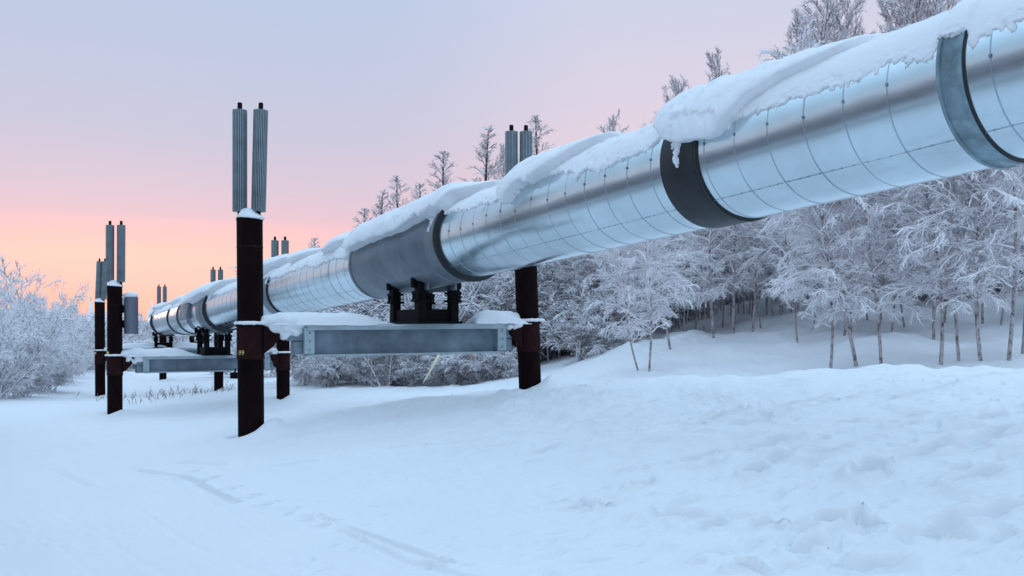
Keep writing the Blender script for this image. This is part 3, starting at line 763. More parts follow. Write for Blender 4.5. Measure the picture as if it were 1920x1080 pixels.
beam_snow(pA[1], e1, .35, 2.95, .275, .23, .31, 'long smooth snow drift on the left half of the nearest beam', up, 1)
beam_snow(pA[1], e1, 4.45, LL - .05, .325, .25, .31, 'rounded snow mound on the right end of the nearest beam', lambda x: float(max(0, math.sin(min(1, x * 1.05) ** .8 * math.pi)) ** .6), 5)
beam_snow(pC[1], e2, .35, 2.9, -.59, .24, .3, 'snow drift on the left part of the second beam', up, 9)
beam_snow(pE[1], e3, .35, L3 - .4, -.49, .26, .3, 'snow drift along the third beam', lambda x: 1.0 - .9 * abs(2 * x - 1) ** 6, 13)
def collar_snow(pp, e, side, label, seed, big=1.0):
    x, y, z = pp[1]
    parts = list(pp[2])
    r2 = np.random.default_rng(seed)
    ex, ey = e[0] * side, e[1] * side
    for k in range(int(16 * big)):
        t = RP + .05 + .62 * r2.random(); o = r2.uniform(-.2, .22)
        parts.append(((ex * t + ey * o, ey * t - ex * o, -.06 - .14 * r2.random() * (t > .4)), (r2.uniform(.07, .13), r2.uniform(.07, .13), r2.uniform(.05, .10))))
    for t, zz, s in ((.32, .07, .19), (.5, .09, .22), (.68, .07, .23), (.86, .04, .2), (.80, -.15, .15), (.6, -.22, .11), (.45, -.2, .08)):
        parts.append(((ex * t + ey * .1, ey * t - ex * .1, zz), (s, s, s * .62)))
    return snow_blob('snow_clump', parts, .026, (x, y, z), label, amp=.03)
collar_snow(pA, e1, 1, 'lumpy snow on the collar of the post with yellow numerals', 1)
collar_snow(pB, e1, -1, 'lumpy snow hanging off the right end of the nearest beam', 2)
collar_snow(pC, e2, 1, 'lumpy snow on the collar of the post with the grey drum', 3)
collar_snow(pD, e2, -1, 'snow clump at the right end of the second beam', 4)
collar_snow(pE, e3, 1, 'snow clump on the collar of the slim post beside the thicket', 5, .5)
collar_snow(pF, e3, -1, 'snow clump at the right end of the third beam', 6, .5)

# small dark box hung by the post with numerals
c = at(440, 704, 33.0)
bx = empty('junction_box', tuple(c), label='small black box hanging under the second beam beside the nearest post', cat='box')
MB().box((0, 0, 0), (.28, .2, .22), None, .02).box((0, -.105, 0), (.2, .012, .14), None, .004).build('housing', M['foot'], bx)
MB().box((.02, 0, .17), (.04, .06, .16), None, .005).build('hanger', M['foot'], bx)

# ------------------------------------------------------------------ plants
def tubes_arrays(P, Rr, sides):
    """P (N,K,3), Rr (N,K)"""
    N_, K_, _ = P.shape
    T = np.gradient(P, axis=1); T /= np.maximum(np.linalg.norm(T, axis=2, keepdims=True), 1e-9)
    ref = np.zeros_like(T); ref[..., 2] = 1
    vert = np.abs(T[..., 2]) > .93; ref[vert] = (1, 0, 0)
    U = np.cross(T, ref); U /= np.maximum(np.linalg.norm(U, axis=2, keepdims=True), 1e-9)
    V = np.cross(U, T)
    a = 2 * np.pi * np.arange(sides) / sides + np.pi / 2
    v = P[:, :, None] + Rr[:, :, None, None] * (np.cos(a)[None, None, :, None] * U[:, :, None] + np.sin(a)[None, None, :, None] * V[:, :, None])
    i = (np.arange(N_)[:, None, None] * K_ + np.arange(K_ - 1)[None, :, None]) * sides
    j = np.arange(sides)[None, None]; j2 = (j + 1) % sides
    q = np.stack([i + j, i + j2, i + sides + j2, i + sides + j], -1).reshape(-1, 4)
    return v.reshape(-1, 3), q
def grow(base, dirs, L, K, droop, wob, r):
    """vectorised branch polylines: base (N,3), dirs (N,3), L (N,)"""
    N_ = len(base); P = np.zeros((N_, K, 3)); P[:, 0] = base; d = dirs.copy()
    for k in range(1, K):
        d = d + np.stack([r.normal(0, wob, N_), r.normal(0, wob, N_), r.normal(0, wob, N_) - droop], 1)
        d /= np.linalg.norm(d, axis=1, keepdims=True)
        P[:, k] = P[:, k - 1] + d * (L / (K - 1))[:, None]
    return P
def sub(P, n, L, r, t0=.15, spread=1.0, up=.1):
    """n children per polyline"""
    N_, K, _ = P.shape
    t = np.clip(t0 + (1 - t0) * (np.arange(n)[None] + r.random((N_, n))) / n, 0, .999)
    x = t * (K - 1); k = np.minimum(x.astype(int), K - 2); f_ = x - k
    ii = np.arange(N_)[:, None]
    base = P[ii, k] * (1 - f_)[..., None] + P[ii, k + 1] * f_[..., None]
    T = P[ii, k + 1] - P[ii, k]; T /= np.linalg.norm(T, axis=2, keepdims=True)
    rv = r.normal(size=T.shape); rv -= (rv * T).sum(2, keepdims=True) * T; rv /= np.linalg.norm(rv, axis=2, keepdims=True)
    rv[..., 2] *= .6
    d = T + spread * rv + np.array([0, 0, up]); d /= np.linalg.norm(d, axis=2, keepdims=True)
    ln = L * (1.05 - .6 * t) * r.uniform(.55, 1.25, t.shape)
    return base.reshape(-1, 3), d.reshape(-1, 3), ln.ravel(), t.ravel()
def rads(N_, K, r0, r1, r, var=.3):
    f_ = np.linspace(0, 1, K)[None]
    return (r0 * (1 - f_) + r1 * f_) * np.exp(r.normal(0, var, (N_, 1)))
def cat_mesh(name, items):
    vs, qs, b = [], [], 0
    for v, q in items: vs.append(v); qs.append(q + b); b += len(v)
    return mesh_np(name, np.concatenate(vs), np.concatenate(qs))

def make_tree(seed, H, kind):
    """unit-height meshes (trunk, crown) for one individual growth habit"""
    r = np.random.default_rng(seed)
    K = 14; t = np.linspace(0, 1, K)
    lean = r.normal(0, .05, 2); ph = r.uniform(0, 6, 2)
    amp = {'birch': .022, 'upright': .012, 'conifer': .004}[kind] * H
    tr = np.stack([lean[0] * t * H + amp * np.sin(t * 4 + ph[0]) - amp * math.sin(ph[0]), lean[1] * t * H + amp * np.sin(t * 5 + ph[1]) - amp * math.sin(ph[1]), t * H], 1)
    r0 = {'birch': .0048, 'upright': .007, 'conifer': .007}[kind] * H
    trunk = tubes_arrays(tr[None], (r0 * (1 - t) ** .8 + .012)[None], 10)
    if kind == 'birch':
        n1 = 66; h = .17 + .83 * ((np.arange(n1) + r.random(n1)) / n1) ** .85
        el = .45 + .65 * h + r.normal(0, .15, n1); L1 = H * (.075 + .145 * np.sin(np.clip((h - .08) / .92, 0, 1) * np.pi) ** .7) * r.uniform(.6, 1.3, n1)
        dr, n2, n3, l2, l3, rr = .12, 10, 12, .42, .16, (.027, .017, .011)
    elif kind == 'upright':
        n1 = 52; h = .2 + .8 * (np.arange(n1) + r.random(n1)) / n1
        el = .75 + .45 * h; L1 = H * (.06 + .15 * np.sin(np.clip((h - .1) / .9, 0, 1) * np.pi) ** .8) * r.uniform(.7, 1.3, n1)
        dr, n2, n3, l2, l3, rr = .015, 10, 11, .40, .20, (.028, .017, .0125)
    else:
        n1 = 62; h = .12 + .87 * (np.arange(n1) + r.random(n1)) / n1
        el = .75 + .4 * h; L1 = H * (.012 + .20 * (1 - h) ** .8) * r.uniform(.5, 1.25, n1)
        dr, n2, n3, l2, l3, rr = -.01, 7, 6, .40, .20, (.016, .0105, .008)
    az = np.arange(n1) * 2.399 + r.uniform(-.5, .5, n1)
    d = np.stack([np.cos(az) * np.cos(el), np.sin(az) * np.cos(el), np.sin(el)], 1)
    x = h.clip(0, .999) * (K - 1); k = x.astype(int); f_ = (x - k)[:, None]
    base = tr[k] * (1 - f_) + tr[k + 1] * f_
    A = grow(base, d, L1, 8, dr, .13, r)
    b2, d2, l_2, _ = sub(A, n2, 1.0, r, .15, .65, .05)
    l_2 *= np.repeat(L1, n2) * l2
    B = grow(b2, d2, l_2 + .12, 6, dr * .8, .20, r)
    b3, d3, l_3, _ = sub(B, n3, 1.0, r, .05, .58, .02)
    l_3 *= np.repeat(np.repeat(L1, n2), n3) * l3 * .75
    C_ = grow(b3, d3, l_3 + .07, 5, dr * .8, .26, r)
    crown = cat_mesh('crown', [tubes_arrays(A, rads(len(A), 8, rr[0], rr[0] * .6, r, .28), 5), tubes_arrays(B, rads(len(B), 6, rr[1], rr[1] * .6, r), 4), tubes_arrays(C_, rads(len(C_), 5, rr[2], rr[2] * .55, r), 3)])
    return mesh_np('trunk', *trunk), crown
def make_shrub(seed, H, W, dens=1.0, upf=.0):
    r = np.random.default_rng(seed)
    n0 = int(15 * dens); az = r.uniform(0, 2 * np.pi, n0); el = r.uniform(.75, 1.5, n0)
    base = np.stack([r.normal(0, .12 * W, n0), r.normal(0, .12 * W, n0), np.full(n0, -.1)], 1)
    d = np.stack([np.cos(az) * np.cos(el), np.sin(az) * np.cos(el), np.sin(el)], 1)
    L0 = H * r.uniform(.55, 1.35, n0)
    A = grow(base, d, L0, 9, .075 - upf, .06, r)
    b1, d1, l1, _ = sub(A, 9, H * .42, r, .18, .8, .15)
    B = grow(b1, d1, l1, 6, .13 - upf, .1, r)
    b2, d2, l2, _ = sub(B, 7, H * .17, r, .1, .8, .05)
    C_ = grow(b2, d2, l2 + .08, 4, .14 - upf, .13, r)
    b3, d3, l3, _ = sub(C_, 5, H * .075, r, .1, .8, .0)
    D_ = grow(b3, d3, l3 + .06, 3, .12, .13, r)
    st = mesh_np('stems', *tubes_arrays(A, rads(n0, 9, .05, .022, r), 6))
    cr = cat_mesh('branches', [tubes_arrays(B, rads(len(B), 6, .030, .018, r), 4), tubes_arrays(C_, rads(len(C_), 4, .020, .013, r), 3), tubes_arrays(D_, rads(len(D_), 3, .016, .010, r), 3)])
    return st, cr
BIRCH = [(make_tree(100 + k, 9.0, 'birch'), 9.0) for k in range(6)]
UPR = [(make_tree(200 + k, 14.0, 'upright'), 14.0) for k in range(4)]
CON = [(make_tree(300 + k, 11.0, 'conifer'), 11.0) for k in range(4)]
SHR = [(make_shrub(400 + k, 4.2, 3.0), 4.2) for k in range(5)]
SHL = [(make_shrub(420 + k, 6.0, 3.6, 1.1, .03), 6.0) for k in range(3)]
for (t_, c_), _ in BIRCH: t_.materials.append(M['birch_bark']); c_.materials.append(M['twig'])
for (t_, c_), _ in UPR: t_.materials.append(M['dark_bark']); c_.materials.append(M['twig_top'])
for (t_, c_), _ in CON: t_.materials.append(M['dark_bark']); c_.materials.append(M['twig_dark'])
for (t_, c_), _ in SHR + SHL: t_.materials.append(M['twig_shrub']); c_.materials.append(M['twig_shrub'])
def plant(name, lib, k, x, y, H, label, cat, group=None, rz=None, lean=(0, 0), z=None, wid=1.0, names=('trunk', 'crown')):
    (t_, c_), H0 = lib[k % len(lib)]
    s = H / H0
    o = empty(name, (x, y, (gh(x, y) if z is None else z) - .05), label=label, cat=cat, group=group)
    o.rotation_mode = 'ZYX'
    o.rotation_euler = (lean[1], lean[0], rng.uniform(0, 6.28) if rz is None else rz)
    o.scale = (s * wid, s * wid, s)
    link(names[0], t_, None, o, None); link(names[1], c_, None, o, None)
    return o
for lib in (BIRCH, UPR, CON, SHR, SHL):
    for (t_, c_), _ in lib:
        for m_ in (t_, c_): m_.polygons.foreach_set('use_smooth', [True] * len(m_.polygons))
def gat(px, py, Y): p = at(px, py, Y); return p[0], p[1]

# front birches, one by one (photo column, foot row, distance, height, tilt)
front = [
 (1217, 705, 27.0, 5.6, -.10, 'small birch with a short pale stem at the left end of the bank'),
 (1197, 703, 27.5, 5.0, -.16, 'small leaning birch, its frosted twigs brushing the snow at the foot of the bank'),
 (1257, 649, 31.0, 6.5, -.10, 'birch with a dark kinked trunk low on the bank left of the pale straight trunk'),
 (1338, 644, 32.0, 8.0, .0, 'birch with a pale straight trunk standing alone on the open bank'),
 (1375, 634, 33.0, 8.0, .0, 'slim birch on the bank just right of the pale straight trunk'),
 (1411, 632, 33.2, 7.5, .05, 'thin dark birch stem tilted right on top of the bank slope'),
 (1465, 590, 36.0, 7.5, .02, 'dark birch trunk on the crest of the bank hump'),
 (1557, 692, 25.8, 6.8, -.12, 'birch with low drooping frosted twigs behind the berm, left of the thickest pale trunk'),
 (1606, 691, 25.6, 8.5, -.18, 'thick pale birch trunk leaning left behind the berm'),
 (1652, 688, 25.2, 7.5, -.14, 'slender birch with a reddish stem leaning left beside the thick pale trunk'),
 (1764, 687, 24.2, 8.2, -.08, 'birch with a crooked blotched dark trunk behind the berm'),
 (1798, 686, 24.4, 7.0, .0, 'very thin straight birch stem between two stouter trunks'),
 (1839, 685, 24.0, 8.2, -.12, 'birch leaning left just right of the very thin stem'),
 (1891, 684, 23.6, 8.8, -.10, 'stout pale birch trunk close to the right edge behind the berm'),
 (1918, 683, 24.5, 8.5, -.05, 'pale birch trunk cut by the right edge of the picture'),
 (1833, 601, 33.0, 7.5, .0, 'short dark stump-like birch trunk high on the bank near the right side'),
]
for n, (px, py, Y, H, ln, lab) in enumerate(front):
    x, y = gat(px, py, Y)
    plant('birch_tree', BIRCH, n, x, y, H, lab, 'tree', 'frosted birches along the bank', lean=(ln * .7, 0), wid=1.0)
def pipe_mid(px): return 690 - .2846 * (px - 24)
def fill(n, px0, px1, Y0, Y1, lib, name, lab, cat, group, names=('trunk', 'crown'), hmin=3.5, hmax=11.0, over=15, wid=(.95, 1.3), seed=1):
    r = np.random.default_rng(seed)
    for k in range(n):
        px = px0 + (px1 - px0) * (k + r.random()) / n; Y = Y0 + (Y1 - Y0) * r.random()
        x = (px - 960) / F * Y; z = gh(x, Y)
        H = (YH - (pipe_mid(px) + r.uniform(-over, over * 2))) / F * Y - z
        H = min(max(H, hmin), hmax) * r.uniform(.88, 1.0)
        plant(name, lib, int(r.integers(0, 99)), x, Y, H, lab, cat, group, lean=(r.normal(0, .05), r.normal(0, .05)), wid=r.uniform(*wid))
fill(32, 1240, 2050, 36, 44, BIRCH, 'birch_tree', 'snow laden birch within the dense rows behind the bank', 'tree', 'birch wood behind the bank', seed=1)
fill(30, 1080, 2100, 44, 54, BIRCH, 'birch_tree', 'snow laden birch within the dense rows behind the bank', 'tree', 'birch wood behind the bank', hmax=13, seed=2)
fill(26, 1000, 2100, 54, 68, BIRCH, 'birch_tree', 'snow laden birch within the dense rows behind the bank', 'tree', 'birch wood behind the bank', hmax=15, seed=3)
fill(5, 1500, 2000, 29, 34, BIRCH, 'birch_tree', 'snow laden birch within the dense rows behind the bank', 'tree', 'birch wood behind the bank', hmax=10, seed=14)
fill(22, 1250, 1520, 34, 42, BIRCH, 'birch_tree', 'thin frosted birch in the crowded stems on top of the bank', 'tree', 'thin birches on top of the bank', hmin=5.5, hmax=9, wid=(.6, .85), seed=21)
fill(12, 1480, 1980, 29, 35, BIRCH, 'birch_tree', 'young frosted birch among the front stems on the bank', 'tree', 'young birches on the bank', hmin=5.0, hmax=8.0, over=20, wid=(.75, .95), seed=22)
fill(10, 1060, 1250, 36, 44, BIRCH, 'birch_tree', 'young frosted birch at the low end of the bank', 'tree', 'young birches at the low end of the bank', hmin=3.5, hmax=6, wid=(.9, 1.2), seed=23)
fill(16, 640, 1180, 62, 85, BIRCH, 'birch_tree', 'frosted birch crowded behind the white bushes beneath the pipe', 'tree', 'birches behind the bushes under the pipe', hmin=5, hmax=13, seed=4)
SN = ('stems', 'branches')
fill(12, 1500, 2050, 38, 46, SHR, 'frosted_bush', 'frosted undergrowth bush between the birch trunks behind the bank', 'bush', 'undergrowth behind the bank', SN, 2.4, 3.6, wid=(1.0, 1.4), seed=15)
fill(18, 1150, 2100, 48, 62, SHR, 'frosted_bush', 'frosted undergrowth bush between the birch trunks behind the bank', 'bush', 'undergrowth behind the bank', SN, 3.0, 4.6, wid=(1.1, 1.5), seed=16)
fill(20, 650, 1200, 42, 50, SHR, 'frosted_bush', 'white frosted bush in the thicket seen beneath the pipe', 'bush', 'frosted bushes beneath the pipe', SN, 3.0, 5.2, wid=(1.0, 1.4), seed=5)
fill(22, 590, 1250, 50, 60, SHR, 'frosted_bush', 'white frosted bush in the thicket seen beneath the pipe', 'bush', 'frosted bushes beneath the pipe', SN, 4.0, 7.5, wid=(.8, 1.1), seed=6)
r = np.random.default_rng(22)
for k, (px, py, Y, H) in enumerate([(575, 712, 41, 1.5), (625, 716, 39, 1.7), (670, 714, 40, 1.5), (720, 716, 38.5, 1.9), (765, 716, 39, 1.6), (850, 716, 38, 1.8), (900, 718, 37, 2.0), (935, 716, 37, 1.5), (1100, 690, 36, 2.2), (1140, 680, 38, 2.6)]):
    x, y = gat(px, py, Y)
    plant('frosted_bush', SHR, k, x, y, H, ['low frosted bush under the left end of the nearest beam', 'low frosted bush under the beam, second from the left post', 'low frosted bush below the beam left of centre', 'rounded low frosted bush below the middle of the beam', 'low frosted bush left of the yellow wire guards', 'low frosted bush right of the yellow wire guards', 'low bush with arching snowy twigs left of the red brown post', 'small bush hard against the red brown post', 'low frosted bush on open snow right of the red brown post', 'arching frosted bush left of the first small birch'][k], 'bush', 'low bushes at the edge of the clearing', wid=1.25, names=SN)
# trees whose tops stand against the sky above the pipe: (column, top row, distance, kind, label)
tops = [
 (690, 392, 95, CON, 0, 'short dark conifer top at the left end of the row above the pipe'),
 (716, 360, 92, CON, 1, 'thin bare conifer top second in the row above the pipe'),
 (745, 333, 88, CON, 2, 'dense conifer top standing left of the gap above the pipe'),
 (796, 348, 90, CON, 3, 'small conifer top in the gap above the pipe'),
 (838, 287, 84, CON, 0, 'tall spindly bare conifer left of the broad conical one'),
 (911, 243, 78, CON, 1, 'broad conical frosted conifer left of the twin radiators'),
 (945, 290, 80, UPR, 0, 'bushy tree touching the left side of the twin radiators'),
 (1005, 222, 62, CON, 2, 'slender frosted conifer right behind the twin radiators'),
 (1160, 222, 58, UPR, 1, 'few bare twigs of a treetop over the low snow on the pipe'),
 (597, 448, 110, CON, 3, 'tiny treetop above the pipe near the second radiators'),
 (1283, 158, 52, UPR, 2, 'treetop rising behind the thick snow slab, left one of a pair'),
 (1338, 126, 50, UPR, 3, 'treetop rising behind the thick snow slab, right one of a pair'),
 (1497, 48, 46, UPR, 0, 'single bushy frosted tree above the tail of the snow slab'),
 (1575, -40, 44, UPR, 1, 'tall frosted tree above the pipe, left half of the forked pair'),
 (1612, -60, 45, UPR, 2, 'tall frosted tree above the pipe, right half of the forked pair'),
 (1665, 35, 47, UPR, 3, 'short frosted treetop between the forked pair and the dense clump'),
 (1712, -60, 44, UPR, 0, 'tall dense frosted tree, left one of the clump at the top of the picture'),
 (1755, -90, 43, UPR, 1, 'tall dense frosted tree, middle one of the clump at the top of the picture'),
 (1805, -80, 44, UPR, 2, 'tall dense frosted tree, right one of the clump at the top of the picture'),
]
for px, py, Y, lib, k, lab in tops:
    x = (px - 960) / F * Y; z = gh(x, Y)
    H = (YH - py) / F * Y - z
    H0 = lib[k][1]
    tp = np.array([v.co[:2] for v in lib[k][0][0].vertices[-10:]]).mean(0) * H / H0
    plant('conifer_tree' if lib is CON else 'frosted_tree', lib, k, x - tp[0], Y - tp[1], H, lab, 'tree', 'treetops above the pipe', rz=0, wid=(1.9 if lib is CON else .72))
# thicket on the left
r = np.random.default_rng(31)
lt = [(-60, 742, 39, 4.2), (5, 738, 42, 4.1), (55, 728, 47, 3.9), (85, 716, 54, 3.6), (118, 706, 62, 3.0), (135, 700, 72, 3.4), (-20, 715, 52, 5.5), (45, 708, 58, 5.5), (75, 702, 66, 5.5), (108, 695, 78, 4.7), (0, 741, 40, 2.4), (45, 734, 43, 2.1), (90, 722, 49, 2.2), (118, 712, 57, 2.0), (-50, 700, 70, 7.1), (20, 695, 80, 7.2)]
lab = ['frosted bush cut by the left edge', 'tall frosted bush at the left edge with windswept tips', 'broad frosted bush left of the slim post', 'rounded frosted bush in the middle of the left thicket', 'frosted bush just left of the slim dark post', 'farthest frosted bush behind the slim dark post', 'high windswept bush standing over the left edge', 'highest pointed bush against the orange sky', 'bush with thin feathery tips against the pink sky', 'low sloping bush toward the slim post', 'low bush with dark base at the left corner of the thicket', 'low dark-footed bush on the snow edge', 'small low bush at the thicket foot', 'small low bush nearest the posts', 'tall bush behind the left edge', 'tall bush far behind the pointed one']
for k, (px, py, Y, H) in enumerate(lt):
    x, y = gat(px, py, Y)
    plant('frosted_bush', SHL if H > 2.7 else SHR, k, x, y, H, lab[k], 'bush', 'frosted thicket on the left', lean=(r.normal(.0, .06), 0), wid=r.uniform(.70, .92), names=SN)
for k, (px, py, Y, H, lb) in enumerate([(150, 699, 78, 4.4, 'far rounded frosted bush just left of the leaning radiators'), (172, 697, 88, 4.2, 'frosted bush half hidden behind the slim post beside the thicket'), (196, 696, 98, 4.2, 'frosted bush showing between the two dark posts on the left')]):
    x, y = gat(px, py, Y)
    plant('frosted_bush', SHL, k, x, y, H, lb, 'bush', 'frosted thicket on the left', wid=1.0, names=SN)
# a birch row runs on beside the track, left of the frame (the pipe mirrors it)
for k in range(60):
    Y = 27 - k * .64; x = -.57 * max(Y, 0) - 4.2 - (k % 3) * 1.7 - r.uniform(0, .6)
    plant('birch_tree', UPR, k, x, Y, r.uniform(5.6, 7.4), 'frosted young birch beside the track beyond the left edge, mirrored in the pipe', 'tree', 'birch row beside the track', wid=r.uniform(1.2, 1.6))
for k in range(14):
    Y = 38 - k * 2.9; x = -22.5 - (Y - 41) * -.545 - 4.5 - r.uniform(0, 4); x = min(x, -.62 * max(Y, 0) - 8.5)
    plant('frosted_bush', SHL, k, x, Y, r.uniform(4.6, 7.0), 'frosted bush beside the track beyond the left edge', 'bush', 'frosted bushes beside the track', names=SN)
# low bushes far behind the third beam
for k, (px, py, Y, H) in enumerate([(228, 676, 95, 5.0), (250, 672, 105, 5.6), (270, 670, 110, 5.2), (290, 668, 115, 5.5), (320, 668, 115, 5.2), (350, 670, 108, 5), (385, 676, 98, 3.0), (425, 684, 85, 3.0), (470, 690, 76, 3.2), (515, 694, 70, 3.4)]):
    x, y = gat(px, py, Y)
    plant('frosted_bush', SHR, k, x, y, H, 'far frosted bush in the belt seen beneath the second stretch of pipe', 'bush', 'far frosted bushes under the pipe', wid=1.3, names=SN)
# far wood that reads as one mass
v, q = [], []
r = np.random.default_rng(5); its = []
nf = 900
bx_ = np.stack([r.uniform(-230, 60, nf), r.uniform(150, 260, nf), np.full(nf, -3.2)], 1)
its.append(tubes_arrays(grow(bx_, np.tile([0, 0, 1.0], (nf, 1)), r.uniform(5, 11, nf), 5, 0, .06, r), np.tile([.9, 1.0, .7, .4, .05], (nf, 1)), 6))
tag(link('far_forest', cat_mesh('far_forest', its), M['twig_dark'], None, True), 'dim distant wood along the horizon behind the pipeline', 'forest', kind='stuff')

# dry weeds poking through the snow
its = []
for (px, py, Y, n, sp_, h_) in [(330, 738, 42, 34, 1.7, .4), (285, 745, 39, 18, 1.2, .35), (370, 730, 45, 22, 1.3, .5), (255, 735, 44, 8, .8, .5), (310, 728, 48, 16, 1.4, .4)]:
    c = at(px, py, Y)
    b = np.stack([r.normal(c[0], sp_, n), r.normal(c[1], sp_ * 1.3, n), np.zeros(n)], 1); b[:, 2] = ground_h(b[:, 0], b[:, 1]) - .03
    d = np.stack([r.normal(0, .35, n), r.normal(0, .35, n), np.ones(n)], 1); d /= np.linalg.norm(d, axis=1)[:, None]
    A = grow(b, d, h_ * r.uniform(.4, 1.3, n), 4, .05, .12, r); its.append(tubes_arrays(A, np.tile([.011, .009, .007, .004], (n, 1)), 3))
    b2, d2, l2, _ = sub(A, 3, h_ * .35, r, .3, .8, .1); B = grow(b2, d2, l2, 3, .05, .1, r); its.append(tubes_arrays(B, np.tile([.008, .007, .004], (len(B), 1)), 3))
tag(link('dry_weeds', cat_mesh('dry_weeds', its), M['weed'], None, True), 'thin dry weeds poking out of the snow', 'weeds', kind='stuff')

# guyed wires with pale guards under the beam
def guy(pa, Ya, pb, Yb, gl, label):
    a = at(*pa, Ya); b = at(*pb, Yb)
    t = empty('guy_wire', tuple(a), label=label, cat='wire')
    v = Vector(b - a)
    MB().tube((0, 0, 0), v, .016, 8).build('cable', M['wire'], t, True)
    MB().tube(v.normalized() * .15, v.normalized() * gl, .035, 10).build('guard', M['guard'], t, True)
guy((793, 719), 33.0, (918, 505), 34.0, 1.35, 'pale slanting wire with cream guard under the beam, longer one of two')
guy((801, 706), 34.5, (925, 470), 35.5, 1.1, 'pale slanting wire with cream guard under the beam, shorter one close behind')
a = at(890, 655, 21.5); b = at(872, 706, 21.3)
o = empty('marker_cord', tuple(b), label='thin orange cord hanging by the red brown post under the beam end', cat='cord')
mm = metal('cord_orange', (.62, .32, .2), .7, 0.0)
MB().tube((0, 0, 0), Vector(a - b), .010, 8).build('cord', mm, o, True)

# ------------------------------------------------------------------ sky and light
w = bpy.data.worlds.new('World'); SC.world = w; w.use_nodes = True
nt = w.node_tree; nt.nodes.clear()
out = N(nt, 'ShaderNodeOutputWorld'); bg = N(nt, 'ShaderNodeBackground'); bg2 = N(nt, 'ShaderNodeBackground'); add = N(nt, 'ShaderNodeAddShader')
tc = N(nt, 'ShaderNodeTexCoord'); sx = N(nt, 'ShaderNodeSeparateXYZ')
nrm = N(nt, 'ShaderNodeVectorMath', operation='NORMALIZE'); nt.links.new(tc.outputs['Generated'], nrm.inputs[0]); nt.links.new(nrm.outputs[0], sx.inputs[0])
def mth(op, a, b=None, c=None, clamp=False):
    n = N(nt, 'ShaderNodeMath', operation=op, use_clamp=clamp)
    for k, x in enumerate((a, b, c)):
        if x is None: continue
        if isinstance(x, (int, float)): n.inputs[k].default_value = x
        else: nt.links.new(x, n.inputs[k])
    return n.outputs[0]
X, Yy, Z = sx.outputs
el = mth('DIVIDE', mth('MULTIPLY', mth('ARCSINE', Z), 57.29578), 90.0)
# cloud streaks nudge the bands up and down
cmap = N(nt, 'ShaderNodeMapping'); cmap.inputs['Scale'].default_value = (1.6, 1.6, 14.0); nt.links.new(nrm.outputs[0], cmap.inputs['Vector'])
cn = noise(nt, 1.3, 4, cmap.outputs['Vector'], .5)
el2 = mth('ADD', el, mth('MULTIPLY', mth('SUBTRACT', cn, .5), .022))
SUN_AZ = rad(-24)       # measured from +Y towards +X
hl = mth('SQRT', mth('ADD', mth('MULTIPLY', X, X), mth('ADD', mth('MULTIPLY', Yy, Yy), 1e-6)))
cd = mth('DIVIDE', mth('ADD', mth('MULTIPLY', X, math.sin(SUN_AZ)), mth('MULTIPLY', Yy, math.cos(SUN_AZ))), hl)
def smooth(x, a, b):
    n = N(nt, 'ShaderNodeMapRange', interpolation_type='SMOOTHSTEP'); n.inputs['From Min'].default_value = a; n.inputs['From Max'].default_value = b
    nt.links.new(x, n.inputs['Value']); return n.outputs[0]
D = 90.0
warm = ramp(nt, el2, [(0, srgb(240, 172, 162)), (2.2 / D, srgb(249, 192, 180)), (3.4 / D, srgb(251, 201, 195)), (4.6 / D, srgb(253, 208, 198)), (5.6 / D, srgb(251, 202, 201)), (6.3 / D, srgb(248, 200, 206)), (7.0 / D, srgb(230, 198, 212)), (9 / D, srgb(216, 200, 218)), (11.5 / D, srgb(201, 200, 222)), (16 / D, srgb(192, 201, 226)), (21 / D, srgb(184, 202, 230)), (34 / D, srgb(178, 202, 234)), (60 / D, srgb(184, 214, 244)), (1, srgb(186, 217, 246))])
cool = ramp(nt, el2, [(0, srgb(240, 180, 172)), (3.5 / D, srgb(248, 192, 184)), (7 / D, srgb(244, 204, 206)), (10 / D, srgb(234, 208, 218)), (14 / D, srgb(221, 211, 228)), (19 / D, srgb(208, 211, 232)), (34 / D, srgb(186, 208, 238)), (60 / D, srgb(186, 216, 245)), (1, srgb(187, 218, 246))])
back = ramp(nt, el, [(0, srgb(206, 206, 224)), (8 / D, srgb(206, 211, 231)), (22 / D, srgb(180, 208, 236)), (60 / D, srgb(186, 216, 244)), (1, srgb(187, 218, 246))])
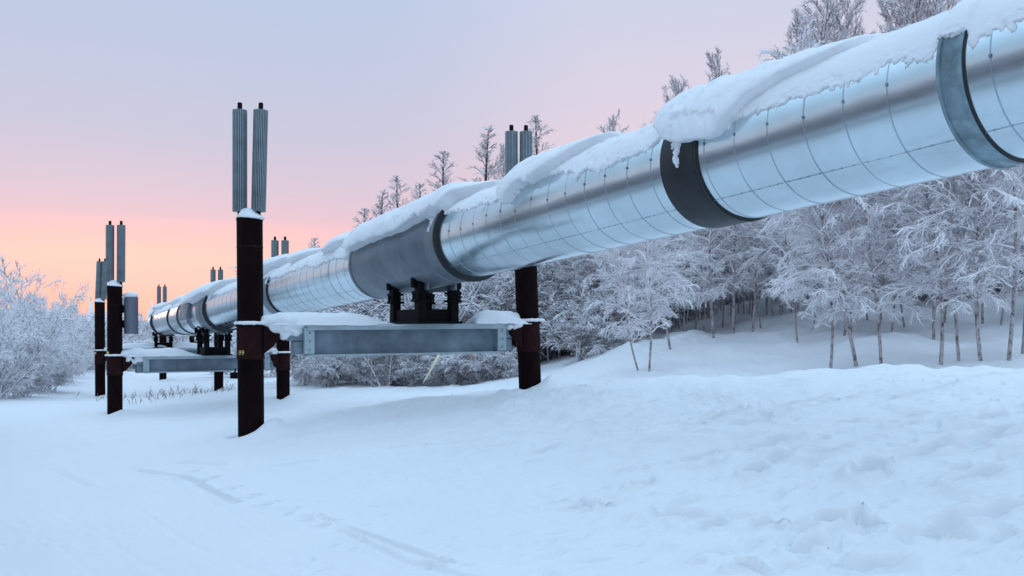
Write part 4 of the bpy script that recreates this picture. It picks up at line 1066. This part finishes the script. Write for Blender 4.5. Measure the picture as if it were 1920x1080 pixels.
def mixc(f, a, b):
    n = N(nt, 'ShaderNodeMix', data_type='RGBA'); nt.links.new(f, n.inputs['Factor']); nt.links.new(a, n.inputs[6]); nt.links.new(b, n.inputs[7]); return n.outputs[2]
c1 = mixc(smooth(cd, .86, .985), cool, warm)
c2 = mixc(mth('MULTIPLY', smooth(cd, -.1, .62), mth('SUBTRACT', 1.0, smooth(mth('DIVIDE', mth('MULTIPLY', X, -1.0), hl), .56, .80))), back, c1)
nt.links.new(c2, bg.inputs['Color']); nt.links.new(mth('ADD', mth('MULTIPLY', smooth(el, .20, .50), .70), 1.0), bg.inputs['Strength'])   # brighter, clearer air overhead
sky = N(nt, 'ShaderNodeTexSky', sky_type='NISHITA'); sky.sun_disc = False; sky.sun_elevation = rad(2.0); sky.sun_rotation = SUN_AZ
nt.links.new(sky.outputs[0], bg2.inputs['Color']); bg2.inputs['Strength'].default_value = 0.006
nt.links.new(bg.outputs[0], add.inputs[0]); nt.links.new(bg2.outputs[0], add.inputs[1]); nt.links.new(add.outputs[0], out.inputs['Surface'])

sun = bpy.data.lights.new('sun', 'SUN'); sun.energy = 0.18; sun.angle = rad(14); sun.color = (1.0, .78, .70)
so = bpy.data.objects.new('sun', sun); COL.objects.link(so)
se = rad(4.0)
dv = Vector((math.sin(SUN_AZ) * math.cos(se), math.cos(SUN_AZ) * math.cos(se), math.sin(se)))
so.rotation_euler = dv.to_track_quat('Z', 'Y').to_euler()
so.location = (0, 0, 30)

cam = bpy.data.cameras.new('camera'); cam.sensor_width = 36; cam.lens = 36 * F / 1920; cam.shift_y = (YH - 540) / 1920
cam.clip_start = .05; cam.clip_end = 5000
co = bpy.data.objects.new('camera', cam); COL.objects.link(co); co.rotation_euler = (rad(90), 0, 0)
SC.camera = co
SC.view_settings.view_transform = 'Standard'; SC.view_settings.look = 'None'; SC.view_settings.exposure = 0; SC.view_settings.gamma = 1
SC.render.engine = 'CYCLES'
SC.cycles.max_bounces = 10; SC.cycles.diffuse_bounces = 8; SC.cycles.glossy_bounces = 3
SC.cycles.use_denoising = True
